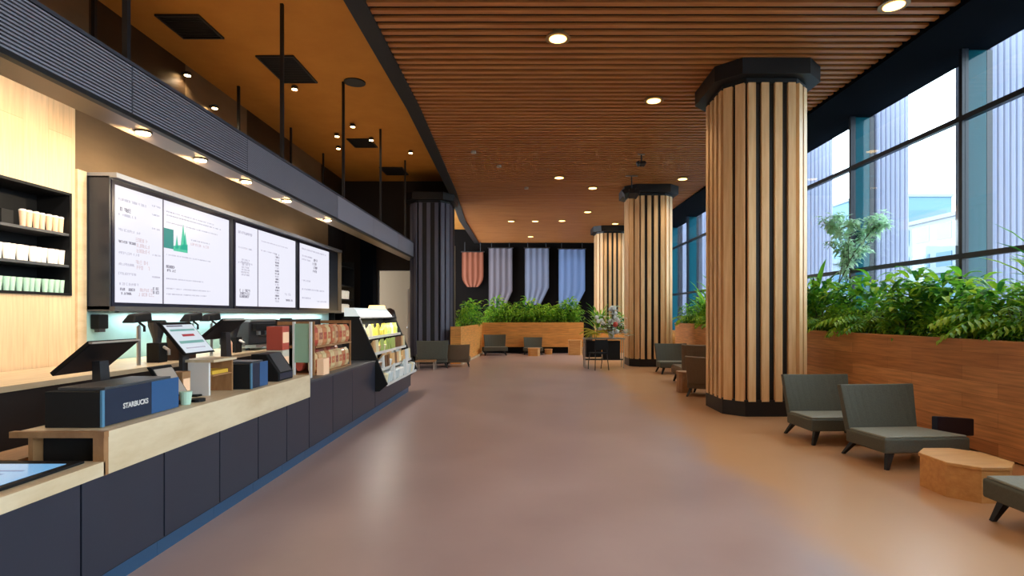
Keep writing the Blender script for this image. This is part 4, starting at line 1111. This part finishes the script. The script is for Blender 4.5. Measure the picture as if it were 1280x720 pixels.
# ------------------------------------------------------------------ light
wld = bpy.data.worlds.new('sky'); bpy.context.scene.world = wld; wld.use_nodes = True
bg = wld.node_tree.nodes['Background']; bg.inputs[0].default_value = (.82, .93, 1, 1); bg.inputs[1].default_value = 6.5
# window portal helps the sky reach the room
def area(name, loc, rot, sx, sy, power, color, portal=False):
    l = bpy.data.lights.new(name, 'AREA'); l.shape = 'RECTANGLE'; l.size = sx; l.size_y = sy; l.energy = power; l.color = color
    o = bpy.data.objects.new(name, l); col.objects.link(o); o.location = loc; o.rotation_euler = rot
    if portal: l.cycles.is_portal = True
    return o
area('window_portal', (6.5, 11.5, 2.9), (0, PI/2, 0), 4.4, 35, 1, (1, 1, 1), True)
sun = bpy.data.lights.new('sun', 'SUN'); sun.energy = 1.2; sun.angle = .3; sun.color = (1, .96, .9)
so = bpy.data.objects.new('sun', sun); col.objects.link(so); so.rotation_euler = (math.radians(20), math.radians(-35), 0)
# lamps in the ceiling behind the camera; added work lights brighten the bar wall
for x, y in ((0, 1), (3, 1.5), (0, 4.2), (3.2, 4.3), (-.5, -3), (3.2, -3)):
    t = empty('ceiling_downlight', (x, y, ZS-.03), 'downlight in the slats overhead, outside the photo frame', 'light', 'downlights overhead')
    hh = MB().lathe([(.17, -.03), (.15, 0), (.15, .03)], (x, y, ZS), 20).build('trim_ring', 'lamp_ring', t)
    MB().lathe([(.115, -.036), (.115, -.031)], (x, y, ZS), 20).build('lens', 'lamp_glow_soft', hh)
    spot('lamp', (x, y, ZS-.06), (x, y, 0), 70, t, 2.3, .8, (1, .86, .72), .1)
for k, (x, y) in enumerate(((-4.2, 3.2), (-4.2, 5.2), (-4.2, 7.2), (-4.2, 9.8), (-4.2, 12.6))):
    t = empty('added_worklight', (x, y, 3.95), 'added black work light on a rail over the staff side of the bar', 'light', 'added work lights over the staff side')
    MB().lathe([(.06, 3.95), (.06, 4.07)], (x, y, 0), 14).build('housing', 'rod_black', t)
    B(x-.02, x+.02, y-.4, y+.4, 4.07, 4.1).build('rail', 'rod_black', t)
    spot('lamp', (x, y, 3.93), (x-.5 if k > 1 else x-1.1, y+.2, 1.0 if k > 1 else 2.4), 85 if k < 2 else 100, t, 2.7, .7, (1, .88, .74), .06)

# ------------------------------------------------------------------ camera
cam = bpy.data.cameras.new('camera'); co = bpy.data.objects.new('camera', cam); col.objects.link(co)
co.location = (0, 0, H); co.rotation_euler = (PI/2, 0, 0)
cam.sensor_width = 36; cam.lens = 36*FL/1280; cam.shift_x = -(VX-640)/1280; cam.shift_y = (VY-360)/1280
cam.clip_end = 300
sc = bpy.context.scene; sc.camera = co
sc.view_settings.view_transform = 'Standard'; sc.view_settings.look = 'None'; sc.view_settings.exposure = 0.55
# unused prototypes
for o in list(bpy.data.objects):
    if o.location.z < -40 and o.parent is None:
        for c in list(o.children): bpy.data.objects.remove(c)
        bpy.data.objects.remove(o)
